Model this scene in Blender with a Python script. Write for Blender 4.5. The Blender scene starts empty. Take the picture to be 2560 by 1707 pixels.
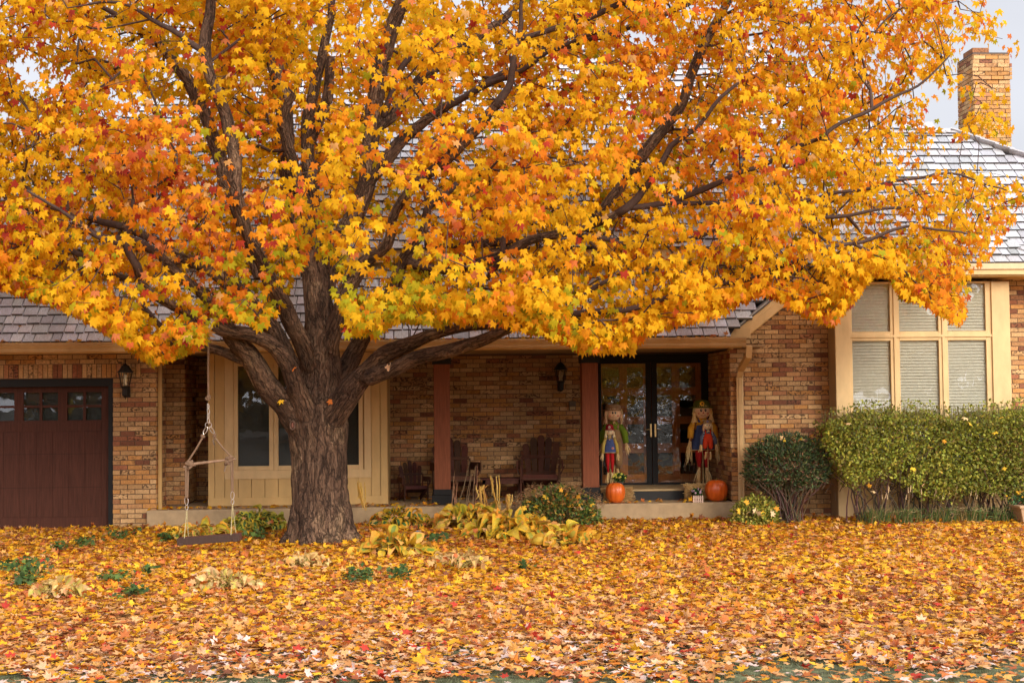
import bpy, math, random
import numpy as np
from mathutils import Matrix, Vector
random.seed(7)
rng = np.random.default_rng(11)
SC = bpy.context.scene
COL = SC.collection
PI = math.pi

# ---------------------------------------------------------------- camera
FPX = 3556.0
PSI, PITCH, ROLL = math.radians(3), math.radians(2.3), math.radians(-0.6)
HCAM = 1.904
cam_rot = Matrix.Rotation(-PSI, 3, 'Z') @ Matrix.Rotation(PI / 2 + PITCH, 3, 'X') @ Matrix.Rotation(ROLL, 3, 'Z')
cd = bpy.data.cameras.new('camera')
cd.lens = 50.0
cd.sensor_width = 36.0
cd.clip_end = 2000
cam = bpy.data.objects.new('camera', cd)
COL.objects.link(cam)
cam.matrix_world = Matrix.Translation((0, 0, HCAM)) @ cam_rot.to_4x4()
SC.camera = cam

def W(px, py, Y):
    """a point of the real place seen at (px, py) of the photo, standing at depth Y"""
    d = cam_rot @ Vector(((px - 1280) / FPX, (853.5 - py) / FPX, -1.0))
    k = Y / d.y
    return Vector((d.x * k, Y, HCAM + d.z * k))
def X(px, Y, py=1000): return W(px, py, Y).x
def Z(px, py, Y): return W(px, py, Y).z

# ---------------------------------------------------------------- light
world = bpy.data.worlds.new("World"); SC.world = world; world.use_nodes = True
nt = world.node_tree; nt.nodes.clear()
SUN_EL, SUN_AZ = math.radians(23), math.radians(152)   # azimuth: direction the sun stands in, clockwise from +Y
sky = nt.nodes.new('ShaderNodeTexSky'); sky.sky_type = 'NISHITA'; sky.sun_disc = False
sky.sun_elevation = SUN_EL; sky.sun_rotation = SUN_AZ
sky.air_density = 1.0; sky.dust_density = 4.0; sky.ozone_density = 1.0
hs = nt.nodes.new('ShaderNodeHueSaturation'); hs.inputs['Saturation'].default_value = 0.42
mx = nt.nodes.new('ShaderNodeMix'); mx.data_type = 'RGBA'; mx.inputs[0].default_value = 0.80
mx.inputs[7].default_value = (8.3, 8.2, 8.4, 1)       # even cloud cover
bg = nt.nodes.new('ShaderNodeBackground'); bg.inputs[1].default_value = 0.13
wo = nt.nodes.new('ShaderNodeOutputWorld')
nt.links.new(sky.outputs[0], hs.inputs['Color'])
# thin overcast: brighter overhead and towards the veiled sun
wc = nt.nodes.new('ShaderNodeTexCoord'); sp = nt.nodes.new('ShaderNodeSeparateXYZ'); nt.links.new(wc.outputs['Generated'], sp.inputs[0])
dt = nt.nodes.new('ShaderNodeVectorMath'); dt.operation = 'DOT_PRODUCT'; dt.inputs[1].default_value = (math.sin(SUN_AZ) * .97, math.cos(SUN_AZ) * .97, .24); nt.links.new(wc.outputs['Generated'], dt.inputs[0])
def mth(op, a, b, clamp=False):
    m = nt.nodes.new('ShaderNodeMath'); m.operation = op; m.use_clamp = clamp
    for i, q in enumerate((a, b)):
        if hasattr(q, 'links'): nt.links.new(q, m.inputs[i])
        else: m.inputs[i].default_value = q
    return m.outputs[0]
up_s = mth('MULTIPLY', mth('MAXIMUM', sp.outputs[2], 0.0), .35); sun_s = mth('MULTIPLY', mth('MAXIMUM', dt.outputs['Value'], 0.0), 1.7)
fac_s = mth('ADD', mth('ADD', up_s, sun_s), 0.41)
sv = nt.nodes.new('ShaderNodeVectorMath'); sv.operation = 'SCALE'; sv.inputs[0].default_value = (8.2, 8.3, 9.0); cn = nt.nodes.new('ShaderNodeTexNoise'); cn.inputs['Scale'].default_value = 3.5; cn.inputs['Detail'].default_value = 4
cm = nt.nodes.new('ShaderNodeMapping'); cm.inputs['Scale'].default_value = (1, 1, 3); nt.links.new(wc.outputs['Generated'], cm.inputs[0]); nt.links.new(cm.outputs[0], cn.inputs['Vector'])
fac_s = mth('MULTIPLY', fac_s, mth('ADD', mth('MULTIPLY', cn.outputs[0], 0.34), 0.83))
nt.links.new(fac_s, sv.inputs['Scale']); nt.links.new(sv.outputs[0], mx.inputs[7])
nt.links.new(hs.outputs[0], mx.inputs[6])
nt.links.new(mx.outputs[2], bg.inputs[0]); nt.links.new(bg.outputs[0], wo.inputs[0])
sl = bpy.data.lights.new('sun', 'SUN'); sl.energy = 1.5; sl.angle = math.radians(24); sl.color = (1.0, .88, .70)
so = bpy.data.objects.new('sun', sl); COL.objects.link(so)
sd = Vector((math.sin(SUN_AZ) * math.cos(SUN_EL), math.cos(SUN_AZ) * math.cos(SUN_EL), math.sin(SUN_EL)))
so.rotation_euler = sd.to_track_quat('Z', 'Y').to_euler(); so.location = (0, -10, 20)
SC.view_settings.view_transform = 'Standard'; SC.view_settings.look = 'None'
SC.view_settings.gamma = 1.0; SC.view_settings.use_curve_mapping = False
SC.view_settings.exposure = 0.68

# ---------------------------------------------------------------- materials
MATS = {}
def mat(name, rough=.7, spec=.4, col=None, noise=.18, nscale=30, stretch=(1, 1, 1), bump=0, bscale=60,
        transl=0, sat_attr=True, spots=False, metal=0, rough_var=0, coat=0):
    if name in MATS: return MATS[name]
    m = bpy.data.materials.new(name); m.use_nodes = True
    t = m.node_tree; N = t.nodes; L = t.links; N.clear()
    out = N.new('ShaderNodeOutputMaterial'); b = N.new('ShaderNodeBsdfPrincipled')
    b.inputs['Roughness'].default_value = rough; b.inputs['Specular IOR Level'].default_value = spec
    b.inputs['Metallic'].default_value = metal; b.inputs['Coat Weight'].default_value = coat
    tc = N.new('ShaderNodeTexCoord'); mp = N.new('ShaderNodeMapping'); mp.inputs['Scale'].default_value = stretch
    L.new(tc.outputs['Object'], mp.inputs[0])
    if col is None:
        at = N.new('ShaderNodeAttribute'); at.attribute_name = 'Col'; csock = at.outputs['Color']
    else:
        rg = N.new('ShaderNodeRGB'); rg.outputs[0].default_value = (*col, 1); csock = rg.outputs[0]; at = None
    nz = N.new('ShaderNodeTexNoise'); nz.inputs['Scale'].default_value = nscale; nz.inputs['Detail'].default_value = 5
    nz.inputs['Roughness'].default_value = .65
    L.new(mp.outputs[0], nz.inputs['Vector'])
    mr = N.new('ShaderNodeMapRange'); mr.inputs[1].default_value = .25; mr.inputs[2].default_value = .75
    mr.inputs[3].default_value = 1 - noise * 1.5; mr.inputs[4].default_value = 1 + noise
    L.new(nz.outputs[0], mr.inputs[0])
    mm = N.new('ShaderNodeVectorMath'); mm.operation = 'SCALE'
    L.new(csock, mm.inputs[0]); L.new(mr.outputs[0], mm.inputs['Scale'])
    csock = mm.outputs[0]
    if spots and at:
        n4 = N.new('ShaderNodeTexNoise'); n4.inputs['Scale'].default_value = .9; n4.inputs['Detail'].default_value = 6; n4.inputs['Roughness'].default_value = .6
        L.new(tc.outputs['Object'], n4.inputs['Vector'])
        r4 = N.new('ShaderNodeMapRange'); r4.inputs[1].default_value = .3; r4.inputs[2].default_value = .7; r4.inputs[3].default_value = .74; r4.inputs[4].default_value = 1.16; L.new(n4.outputs[0], r4.inputs[0])
        v4 = N.new('ShaderNodeVectorMath'); v4.operation = 'SCALE'; L.new(csock, v4.inputs[0]); L.new(r4.outputs[0], v4.inputs['Scale']); csock = v4.outputs[0]
        n2 = N.new('ShaderNodeTexNoise'); n2.inputs['Scale'].default_value = 26; n2.inputs['Detail'].default_value = 4
        m2 = N.new('ShaderNodeMapping'); m2.inputs['Scale'].default_value = (1, 1, 1.6)
        L.new(tc.outputs['Object'], m2.inputs[0]); L.new(m2.outputs[0], n2.inputs['Vector'])
        r2 = N.new('ShaderNodeMapRange'); r2.inputs[1].default_value = .50; r2.inputs[2].default_value = .58
        L.new(n2.outputs[0], r2.inputs[0])
        ml = N.new('ShaderNodeMath'); ml.operation = 'MULTIPLY'
        L.new(r2.outputs[0], ml.inputs[0]); L.new(at.outputs['Alpha'], ml.inputs[1])
        mc = N.new('ShaderNodeMix'); mc.data_type = 'RGBA'; mc.inputs[7].default_value = (.045, .026, .02, 1)
        L.new(ml.outputs[0], mc.inputs[0]); L.new(csock, mc.inputs[6]); csock = mc.outputs[2]
    L.new(csock, b.inputs['Base Color'])
    if rough_var:
        r3 = N.new('ShaderNodeMapRange'); r3.inputs[3].default_value = rough - rough_var; r3.inputs[4].default_value = rough + rough_var
        L.new(nz.outputs[0], r3.inputs[0]); L.new(r3.outputs[0], b.inputs['Roughness'])
    if bump:
        nb = N.new('ShaderNodeTexNoise'); nb.inputs['Scale'].default_value = bscale; nb.inputs['Detail'].default_value = 6
        L.new(mp.outputs[0], nb.inputs['Vector'])
        bp = N.new('ShaderNodeBump'); bp.inputs['Strength'].default_value = bump; bp.inputs['Distance'].default_value = .01
        L.new(nb.outputs[0], bp.inputs['Height']); L.new(bp.outputs[0], b.inputs['Normal'])
    if transl:
        tr = N.new('ShaderNodeBsdfTranslucent'); ms = N.new('ShaderNodeMixShader'); ms.inputs[0].default_value = transl
        L.new(csock, tr.inputs[0]); L.new(b.outputs[0], ms.inputs[1]); L.new(tr.outputs[0], ms.inputs[2])
        L.new(ms.outputs[0], out.inputs[0])
    else:
        L.new(b.outputs[0], out.inputs[0])
    MATS[name] = m
    return m

def glass_mat(name, tint=(.93, .94, .92), boost=1.0, wave=0.0, wscale=3):
    m = bpy.data.materials.new(name); m.use_nodes = True
    t = m.node_tree; N = t.nodes; L = t.links; N.clear()
    out = N.new('ShaderNodeOutputMaterial'); g = N.new('ShaderNodeBsdfGlossy'); g.inputs['Roughness'].default_value = .015
    tr = N.new('ShaderNodeBsdfTransparent'); tr.inputs[0].default_value = (*tint, 1)
    fr = N.new('ShaderNodeFresnel'); fr.inputs[0].default_value = 1.52
    mu = N.new('ShaderNodeMath'); mu.operation = 'MULTIPLY_ADD'; mu.inputs[1].default_value = boost; mu.inputs[2].default_value = .05 * boost; mu.use_clamp = True
    L.new(fr.outputs[0], mu.inputs[0])
    ge = N.new('ShaderNodeNewGeometry'); iv = N.new('ShaderNodeMath'); iv.operation = 'SUBTRACT'; iv.inputs[0].default_value = 1; L.new(ge.outputs['Backfacing'], iv.inputs[1])
    m2 = N.new('ShaderNodeMath'); m2.operation = 'MULTIPLY'; L.new(mu.outputs[0], m2.inputs[0]); L.new(iv.outputs[0], m2.inputs[1])
    ms = N.new('ShaderNodeMixShader'); L.new(m2.outputs[0], ms.inputs[0]); L.new(tr.outputs[0], ms.inputs[1]); L.new(g.outputs[0], ms.inputs[2])
    if wave:
        tc = N.new('ShaderNodeTexCoord'); nz = N.new('ShaderNodeTexNoise'); nz.inputs['Scale'].default_value = wscale
        nz.inputs['Detail'].default_value = 2
        L.new(tc.outputs['Object'], nz.inputs['Vector'])
        bp = N.new('ShaderNodeBump'); bp.inputs['Strength'].default_value = wave; bp.inputs['Distance'].default_value = .05
        L.new(nz.outputs[0], bp.inputs['Height']); L.new(bp.outputs[0], g.inputs['Normal'])
    L.new(ms.outputs[0], out.inputs[0])
    return m

M_BRICK = mat('brick', .85, .25, noise=.22, nscale=45, bump=.5, bscale=90, spots=True)
M_SHAKE = mat('cedar_shake', .6, .4, noise=.22, nscale=14, stretch=(5, 1, 1), bump=.35, bscale=30)
M_PAINT = mat('tan_paint', .6, .3, noise=.11, nscale=5, stretch=(1, 1, .4), bump=.08, bscale=60)
M_BLACK = mat('black_paint', .55, .22, noise=.1, nscale=10)
M_REDWOOD = mat('stained_wood', .7, .18, noise=.22, nscale=7, stretch=(9, 9, .6), bump=.12, bscale=30)
M_GARAGE = mat('garage_wood', .65, .16, noise=.26, nscale=6, stretch=(8, 8, .5), bump=.1, bscale=30)
M_CONC = mat('concrete', .85, .3, noise=.16, nscale=6, bump=.25, bscale=80)
M_GLASS = glass_mat('window_glass', boost=1.0, wave=.05, wscale=2)
M_DOORGLASS = glass_mat('wavy_door_glass', boost=1.7, wave=.10, wscale=5)
M_LEAF = mat('maple_leaf', .7, .14, noise=.07, nscale=30, transl=.48)
M_LITTER = mat('fallen_leaf', .7, .2, noise=.16, nscale=40, transl=.15)
M_GREEN = mat('green_leaf', .55, .25, noise=.15, nscale=40, transl=.25)
M_STRAW = mat('straw', .75, .3, noise=.25, nscale=80)
M_CLOTH = mat('cloth', .9, .15, noise=.15, nscale=60, bump=.3, bscale=200)
M_METAL = mat('bright_metal', .3, .5, noise=.1, metal=.9)
M_ROPE = mat('rope', .9, .2, noise=.35, nscale=120, bump=.5, bscale=200)
M_PUMP = mat('pumpkin_skin', .38, .5, noise=.12, nscale=10, coat=.15)
M_TWIG = mat('twig_bark', .85, .25, noise=.3, nscale=30)
M_PLAIN = mat('painted', .5, .4, noise=.08, nscale=20)
M_GROUND = mat('ground_soil', .9, .2, noise=.6, nscale=14, bump=.8, bscale=25)

# ---------------------------------------------------------------- mesh helpers
ORG = {}
def tag(o, label=None, cat=None, group=None, kind=None):
    if label: o['label'] = label
    if cat: o['category'] = cat
    if group: o['group'] = group
    if kind: o['kind'] = kind
    return o
def empty(name, loc, label, cat, group=None):
    o = bpy.data.objects.new(name, None); COL.objects.link(o); o.location = loc
    o.empty_display_size = .1
    ORG[o.name] = Vector(loc)
    return tag(o, label, cat, group)
def link_mesh(name, me, mtl, parent=None, loc=None):
    o = bpy.data.objects.new(name, me); COL.objects.link(o)
    me.materials.append(mtl)
    if parent is not None:
        o.parent = parent; ORG[o.name] = ORG[parent.name]; org = ORG[parent.name]
    else:
        org = Vector(loc) if loc is not None else Vector((0, 0, 0)); o.location = org; ORG[o.name] = org
    if org.length > 0: me.transform(Matrix.Translation(-org))
    return o
def np_mesh(name, V, F, C, mtl, parent=None, loc=None, smooth=False):
    """V (n,3), F (m,k) same-size faces, C (m,4) face colours"""
    me = bpy.data.meshes.new(name)
    n, (m, k) = len(V), F.shape
    me.vertices.add(n); me.vertices.foreach_set('co', np.ascontiguousarray(V, dtype=np.float32).ravel())
    me.loops.add(m * k); me.loops.foreach_set('vertex_index', np.ascontiguousarray(F, dtype=np.int32).ravel())
    me.polygons.add(m); me.polygons.foreach_set('loop_start', np.arange(0, m * k, k, dtype=np.int32))
    me.polygons.foreach_set('loop_total', np.full(m, k, dtype=np.int32))
    me.update(calc_edges=True)
    a = me.attributes.new('Col', 'FLOAT_COLOR', 'FACE'); a.data.foreach_set('color', np.ascontiguousarray(C, dtype=np.float32).ravel())
    if smooth: me.polygons.foreach_set('use_smooth', np.ones(m, dtype=bool))
    return link_mesh(name, me, mtl, parent, loc)

class MB:
    def __init__(s): s.v = []; s.f = []; s.c = []
    def add(s, vs, fs, col):
        n = len(s.v); s.v += [tuple(p) for p in vs]; s.f += [tuple(i + n for i in f) for f in fs]
        c = (*col, 0) if len(col) == 3 else col
        s.c += [c] * len(fs); return s
    def box(s, x0, x1, y0, y1, z0, z1, col=(.5, .5, .5)):
        v = [(x, y, z) for z in (z0, z1) for y in (y0, y1) for x in (x0, x1)]
        return s.add(v, [(0, 2, 3, 1), (4, 5, 7, 6), (0, 1, 5, 4), (2, 6, 7, 3), (0, 4, 6, 2), (1, 3, 7, 5)], col)
    def obox(s, c, size, R, col=(.5, .5, .5)):
        hx, hy, hz = (q / 2 for q in size); c = Vector(c)
        v = [c + R @ Vector((x, y, z)) for z in (-hz, hz) for y in (-hy, hy) for x in (-hx, hx)]
        return s.add(v, [(0, 2, 3, 1), (4, 5, 7, 6), (0, 1, 5, 4), (2, 6, 7, 3), (0, 4, 6, 2), (1, 3, 7, 5)], col)
    def bar(s, a, b, w, t, col=(.5, .5, .5), up=(0, 0, 1)):
        a, b = Vector(a), Vector(b); d = b - a; L = d.length; d.normalize()
        x = d.cross(Vector(up)); x = x.normalized() if x.length > 1e-5 else Vector((1, 0, 0)); y = d.cross(x)
        R = Matrix((x, y, d)).transposed()
        return s.obox((a + b) / 2, (w, t, L), R, col)
    def prism(s, pts, y0, y1, col=(.5, .5, .5), axis='y'):
        n = len(pts)
        def P(a, b, y): return (a, y, b) if axis == 'y' else ((y, a, b) if axis == 'x' else (a, b, y))
        v = [P(a, b, y0) for a, b in pts] + [P(a, b, y1) for a, b in pts]
        fs = [tuple(range(n)), tuple(range(2 * n - 1, n - 1, -1))] + [(i, i + n, (i + 1) % n + n, (i + 1) % n) for i in range(n)]
        return s.add(v, fs, col)
    def tube(s, pts, rad, n=8, col=(.5, .5, .5), caps=True):
        pts = [Vector(p) for p in pts]
        if not hasattr(rad, '__len__'): rad = [rad] * len(pts)
        vs = []; prev = None
        for i, p in enumerate(pts):
            d = (pts[min(i + 1, len(pts) - 1)] - pts[max(i - 1, 0)])
            d = d.normalized() if d.length > 1e-9 else Vector((0, 0, 1))
            if prev is None:
                u = d.orthogonal().normalized()
            else:
                u = prev - d * prev.dot(d); u = u.normalized() if u.length > 1e-6 else d.orthogonal().normalized()
            prev = u; w = d.cross(u)
            vs += [p + (u * math.cos(2 * PI * k / n) + w * math.sin(2 * PI * k / n)) * rad[i] for k in range(n)]
        fs = [(i * n + k, i * n + (k + 1) % n, (i + 1) * n + (k + 1) % n, (i + 1) * n + k) for i in range(len(pts) - 1) for k in range(n)]
        if caps: fs += [tuple(range(n - 1, -1, -1)), tuple(range((len(pts) - 1) * n, len(pts) * n))]
        return s.add(vs, fs, col)
    def lathe(s, c, prof, n=12, col=(.5, .5, .5), sx=1, sy=1, fn=None):
        c = Vector(c); vs = []
        for r, z in prof:
            for k in range(n):
                a = 2 * PI * k / n; q = r * (fn(a) if fn else 1)
                vs.append(c + Vector((q * sx * math.cos(a), q * sy * math.sin(a), z)))
        fs = [(i * n + k, i * n + (k + 1) % n, (i + 1) * n + (k + 1) % n, (i + 1) * n + k) for i in range(len(prof) - 1) for k in range(n)]
        fs += [tuple(range(n - 1, -1, -1)), tuple(range((len(prof) - 1) * n, len(prof) * n))]
        return s.add(vs, fs, col)
    def ball(s, c, r, col=(.5, .5, .5), n=12, m=8):
        if not hasattr(r, '__len__'): r = (r, r, r)
        return s.lathe(c, [(math.sin(PI * i / m) * r[0] + 1e-5, -math.cos(PI * i / m) * r[2]) for i in range(m + 1)], n, col, 1, r[1] / r[0])
    def build(s, name, mtl, parent=None, loc=None, smooth=False, bevel=0):
        me = bpy.data.meshes.new(name); me.from_pydata([tuple(v) for v in s.v], [], s.f); me.update()
        a = me.attributes.new('Col', 'FLOAT_COLOR', 'FACE')
        a.data.foreach_set('color', np.array(s.c, dtype=np.float32).ravel())
        if smooth: me.polygons.foreach_set('use_smooth', np.ones(len(s.f), dtype=bool))
        o = link_mesh(name, me, mtl, parent, loc)
        if bevel:
            b = o.modifiers.new('bevel', 'BEVEL'); b.width = bevel; b.segments = 2; b.limit_method = 'ANGLE'
        return o

def scatter(T, F, P, U, Nn, S, C, curl=None, fold=None):
    """instances of template T (k,3), F (m,q) at P, tip direction U, normal Nn, size S -> V, F, C arrays"""
    U = U / np.linalg.norm(U, axis=1, keepdims=True)
    Wd = np.cross(Nn, U); Wd /= np.linalg.norm(Wd, axis=1, keepdims=True) + 1e-9
    N2 = np.cross(U, Wd)
    n, k = len(P), len(T); S = np.asarray(S).reshape(-1, 1, 1)
    tz = np.repeat(T[None, :, 2], n, 0)
    if curl is not None: tz = tz * np.asarray(curl).reshape(-1, 1)
    if fold is not None: tz = tz + np.abs(T[None, :, 0]) * np.asarray(fold).reshape(-1, 1)
    V = P[:, None, :] + S * (T[None, :, 0, None] * Wd[:, None, :] + T[None, :, 1, None] * U[:, None, :] + tz[:, :, None] * N2[:, None, :])
    Fa = F[None] + (np.arange(n) * k)[:, None, None]
    Ca = np.repeat(C[:, None, :], len(F), 1)
    return V.reshape(-1, 3), Fa.reshape(-1, F.shape[1]), Ca.reshape(-1, 4)
def cols(pal, n, jit=.12, w=None):
    pal = np.array(pal); w = np.array(w) / sum(w) if w is not None else None
    c = pal[rng.choice(len(pal), n, p=w)] * (1 + rng.normal(0, jit, (n, 1))) * (1 + rng.normal(0, jit * .4, (n, 3)))
    return np.concatenate([np.clip(c, .003, .95), np.zeros((n, 1))], 1)

def maple_template():
    half = [(16, .66), (29, .50), (47, .92), (63, .66), (84, .48), (108, .70), (142, .46)]
    pts = [(0, 1.0)] + half + [(180, .13)] + [(-a, r) for a, r in reversed(half)]
    v = [(0, 0, 0)]
    for a, r in pts:
        a = math.radians(a); v.append((r * math.sin(a), r * math.cos(a), -.30 * r * r))
    n = len(pts)
    f = [(0, 1 + i, 1 + (i + 1) % n, 1 + (i + 2) % n) for i in range(0, n, 2)]
    v = np.array(v); v[:, 1] += .15
    return v * .55, np.array(f)
MAPLE = maple_template()
def oval_template(w=.28, seg=1):
    v = [(0, 0, 0), (-w * .8, .3, .03), (w * .8, .3, .03), (-w, .6, 0), (w, .6, 0), (0, 1, -.12)]
    return np.array(v, float), np.array([(0, 2, 4, 5), (0, 5, 3, 1)])
OVAL = oval_template()
# ================================================================ HOUSE
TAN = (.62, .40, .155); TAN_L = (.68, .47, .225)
house = empty('brick_house', (0, 22, 0), 'brick ranch house with grey shake roof, tan trim and open front porch behind the maple', 'house')
BR = [(.54, .31, .13), (.60, .37, .17), (.50, .26, .11), (.44, .20, .09), (.33, .125, .06), (.24, .095, .05), (.52, .25, .08)]
BRW = [6, 6, 4, 2, 2, 1, 5]
BH, BL = .0735, .222
MORT = (.17, .105, .065)
def brickcol():
    c = random.choices(BR, BRW)[0]; k = random.uniform(.85, 1.15)
    sp = random.choices([0, .35, .8], [6, 3, 1.5])[0]
    return (c[0] * k, c[1] * k, c[2] * k, sp)
def brick_front(mb, x0, x1, z0, z1, Y, keep=None, length=BL, top=None, dx=0):
    """running bond on a wall facing the viewer; keep(xa, xb, z) -> bool; top(x) clips the upper edge"""
    r0 = round(z0 / BH); r = r0
    while r * BH < z1 - .01:
        za, zb = r * BH + .0058, min((r + 1) * BH - .0058, z1)
        s = x0 - (r % 2) * length / 2 - dx
        prev = None
        while s < x1:
            xa, xb = max(s + .0065, x0), min(s + length - .0065, x1)
            s += length
            if xb - xa < .02: continue
            if top is not None and (top(xa) < zb or top(xb) < zb): continue
            if keep is not None and not keep(xa, xb, za): continue
            c = brickcol() if prev is None or random.random() > .1 else prev
            prev = c
            mb.box(xa, xb, Y - .009 + random.uniform(-.002, .002), Y + .01, max(za, z0), zb, c)
        r += 1
def brick_side(mb, Xw, y0, y1, z0, z1, sgn):
    r = round(z0 / BH)
    while r * BH < z1 - .01:
        za, zb = r * BH + .0058, min((r + 1) * BH - .0058, z1)
        s = y0 - (r % 2) * BL / 2
        while s < y1:
            ya, yb = max(s + .005, y0), min(s + BL - .005, y1); s += BL
            if yb - ya > .02: mb.box(Xw - .009 if sgn < 0 else Xw - .01, Xw + .01 if sgn < 0 else Xw + .009, ya, yb, max(za, z0), zb, brickcol())
        r += 1

YG, YS, YP, YB, YW, YE = 22.0, 21.9, 23.8, 22.5, 22.0, 21.4
ZG0, ZG1 = 2.64, 2.80            # gutter
ZS = .27                         # porch slab top
x_go, z_go = -4.95, 2.28         # garage opening
x_gc = X(390, YG)                # corner of garage pier
# ---- garage wall
g = MB()
g.box(-11, x_gc - .01, YG, YG + .25, z_go, 2.70, MORT)
g.box(x_go, x_gc - .01, YG, YG + .25, 0, z_go, MORT)
brick_front(g, x_go + .0, x_gc, 0, z_go, YG)
g2 = MB()
brick_front(g, -11, x_gc, 2.205 + BH * 4.0, 2.68, YG)
s = -11.0                                             # soldier course over the door
while s < x_gc - .25:
    g.box(s + .005, s + BH - .005, YG - .009, YG + .01, z_go + .01, 2.495, brickcol()); s += BH
brick_front(g, s, x_gc, z_go, 2.495, YG)
brick_side(g, x_gc, YG, YP, 0, 2.62, 1)
g.box(x_gc - .25, x_gc, YG + .25, YP + .2, 0, 2.62, MORT)
g.build('wall', M_BRICK, house)['label'] = 'brick wall around the garage door with soldier course above'
# trim strip and stepped pier in the recess
x_r1, x_r2 = X(399, 22.3), X(424, 22.5)
t = MB(); t.box(x_gc + .012, x_gc + .066, YG + .10, YG + .16, ZS, 2.64, TAN); t.build('trim_board', M_PAINT, house, bevel=.004)
g = MB(); xr = x_gc + .30
g.box(x_gc, xr - .01, 22.75, 23.9, ZS, 2.64, MORT); brick_front(g, x_gc + .01, xr, ZS, 2.64, 22.75); brick_side(g, xr, 22.75, YP, ZS, 2.64, 1)
g.build('wall', M_BRICK, house)
# ---- porch back wall, around the door opening
xd0, xd1 = 2.66, 4.60
x_bayL, x_bayR = X(519, YB), X(968, YB)
g = MB()
g.box(xr, xd0, YP, YP + .2, 0, 2.66, MORT); g.box(xd0, 5.2, YP, YP + .2, 2.605, 2.66, MORT)
brick_front(g, xr, xd0, ZS, 2.62, YP, dx=.07)
g.build('wall', M_BRICK, house)['label'] = 'brick wall at the back of the porch'
# ---- entry side return + pier
x_ret = X(1783, YP); x_pf = X(1862, YW)
xp0 = X(1826, YW)
g = MB()
g.box(4.62, 5.0, YP - .0, YP + .2, ZS, 2.6, MORT)
g.box(xp0 + .0, xp0 + .25, YW + .0, YP, 0, 2.62, MORT)
brick_side(g, xp0, YW, YP, ZS, 2.62, -1)
g.build('wall', M_BRICK, house)['label'] = 'brick side wall of the entry recess'
# ---- right wing front wall with rake
xw0 = xp0; x_win0, x_win1 = 6.12, 8.87
p1 = W(1862, 838, YW); p2 = W(2000, 722, YW)
sl_ = .80
def raketop(x): return min(p1.z + .02 + max(0, x - p1.x) * sl_, 3.80)
g = MB()
g.box(xw0, 5.0, YW + .001, YW + .25, 0, 2.66, MORT)
g.prism([(5.0, 0), (13.5, 0), (13.5, 3.8), (p1.x + (3.8 - p1.z) / sl_, 3.8), (p1.x, p1.z - .02), (5.0, p1.z - .02)], YW, YW + .25, MORT)
brick_front(g, xw0, 6.2, 0, 3.82, YW, top=raketop)
brick_front(g, 8.6, 13.5, 0, 3.82, YW)
g.build('wall', M_BRICK, house)['label'] = 'brick front of the right wing under the sloping rake board'
# rake board and its shingled edge
g = MB(); d = Vector((1, 0, sl_)).normalized(); up = Vector((-d.z, 0, d.x))
def quad_rake(a0, a1, n0, n1, y0, y1, col, mb):
    o = Vector((p1.x, 0, p1.z)); P = [o + d * a0 + up * n0, o + d * a1 + up * n0, o + d * a1 + up * n1, o + d * a0 + up * n1]
    mb.prism([(q.x, q.z) for q in P], y0, y1, col)
quad_rake(-.36, 1.9, .0, .16, YW - .32, YW - .28, TAN_L, g); quad_rake(-.36, 1.9, -.015, .002, YW - .325, YW - .0, TAN, g)
quad_rake(-.36, 1.9, .11, .175, YW - .345, YW - .322, TAN_L, g)
g.box(p1.x - .62, p1.x - .0, YW - .42, YW - .30, ZG0 + .155, p1.z + .10, TAN_L)     # return box at the gutter end
g.build('rake_board', M_PAINT, house, bevel=.004)
# ---- slab
g = MB(); g.box(X(366, YS), X(1838, YS), YS, YP + .1, -.1, ZS, (.42, .30, .17)); g.build('porch_floor', M_CONC, house, bevel=.015)
# ---- soffit
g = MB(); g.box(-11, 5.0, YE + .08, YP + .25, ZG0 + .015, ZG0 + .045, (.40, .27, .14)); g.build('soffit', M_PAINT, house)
# ---- gutter
def gutter(mb, x0, x1, Y, z0, z1, col):
    prof = [(Y + .0, z0), (Y - .07, z0), (Y - .085, z0 + .03), (Y - .085, z0 + .05), (Y - .12, z1 - .045), (Y - .12, z1 - .03), (Y - .135, z1 - .025), (Y - .135, z1), (Y - .118, z1),
            (Y - .105, z1 - .03), (Y - .07, z0 + .05), (Y, z0 + .03)]
    mb.prism(prof, x0, x1, col, 'x')
g = MB(); gutter(g, -11, X(1862, YE, 850), YE, ZG0 + .02, ZG1, (.56, .38, .19)); g.build('gutter', M_PAINT, house)
g = MB(); g.box(-11, 4.62, YE, YE + .025, ZG0 + .0, ZG1 - .01, TAN); g.build('fascia', M_PAINT, house)
# ---- downspout
g = MB(); xs = X(1848, YW)
g.tube([(xs + .03, YE - .03, ZG0 + .03), (xs + .03, YE + .0, ZG0 - .12), (xs - .0, YW - .16, ZG0 - .32), (xs, YW - .07, ZG0 - .45), (xs, YW - .07, .32), (xs + .0, YW - .07, .22)], .064, 4, TAN_L)
for k in range(-1, 2): g.box(xs - .004 + k * .02, xs + .004 + k * .02, YW - .122, YW - .112, .3, ZG0 - .45, TAN_L)
g.build('downspout', M_PAINT, house)
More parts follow.
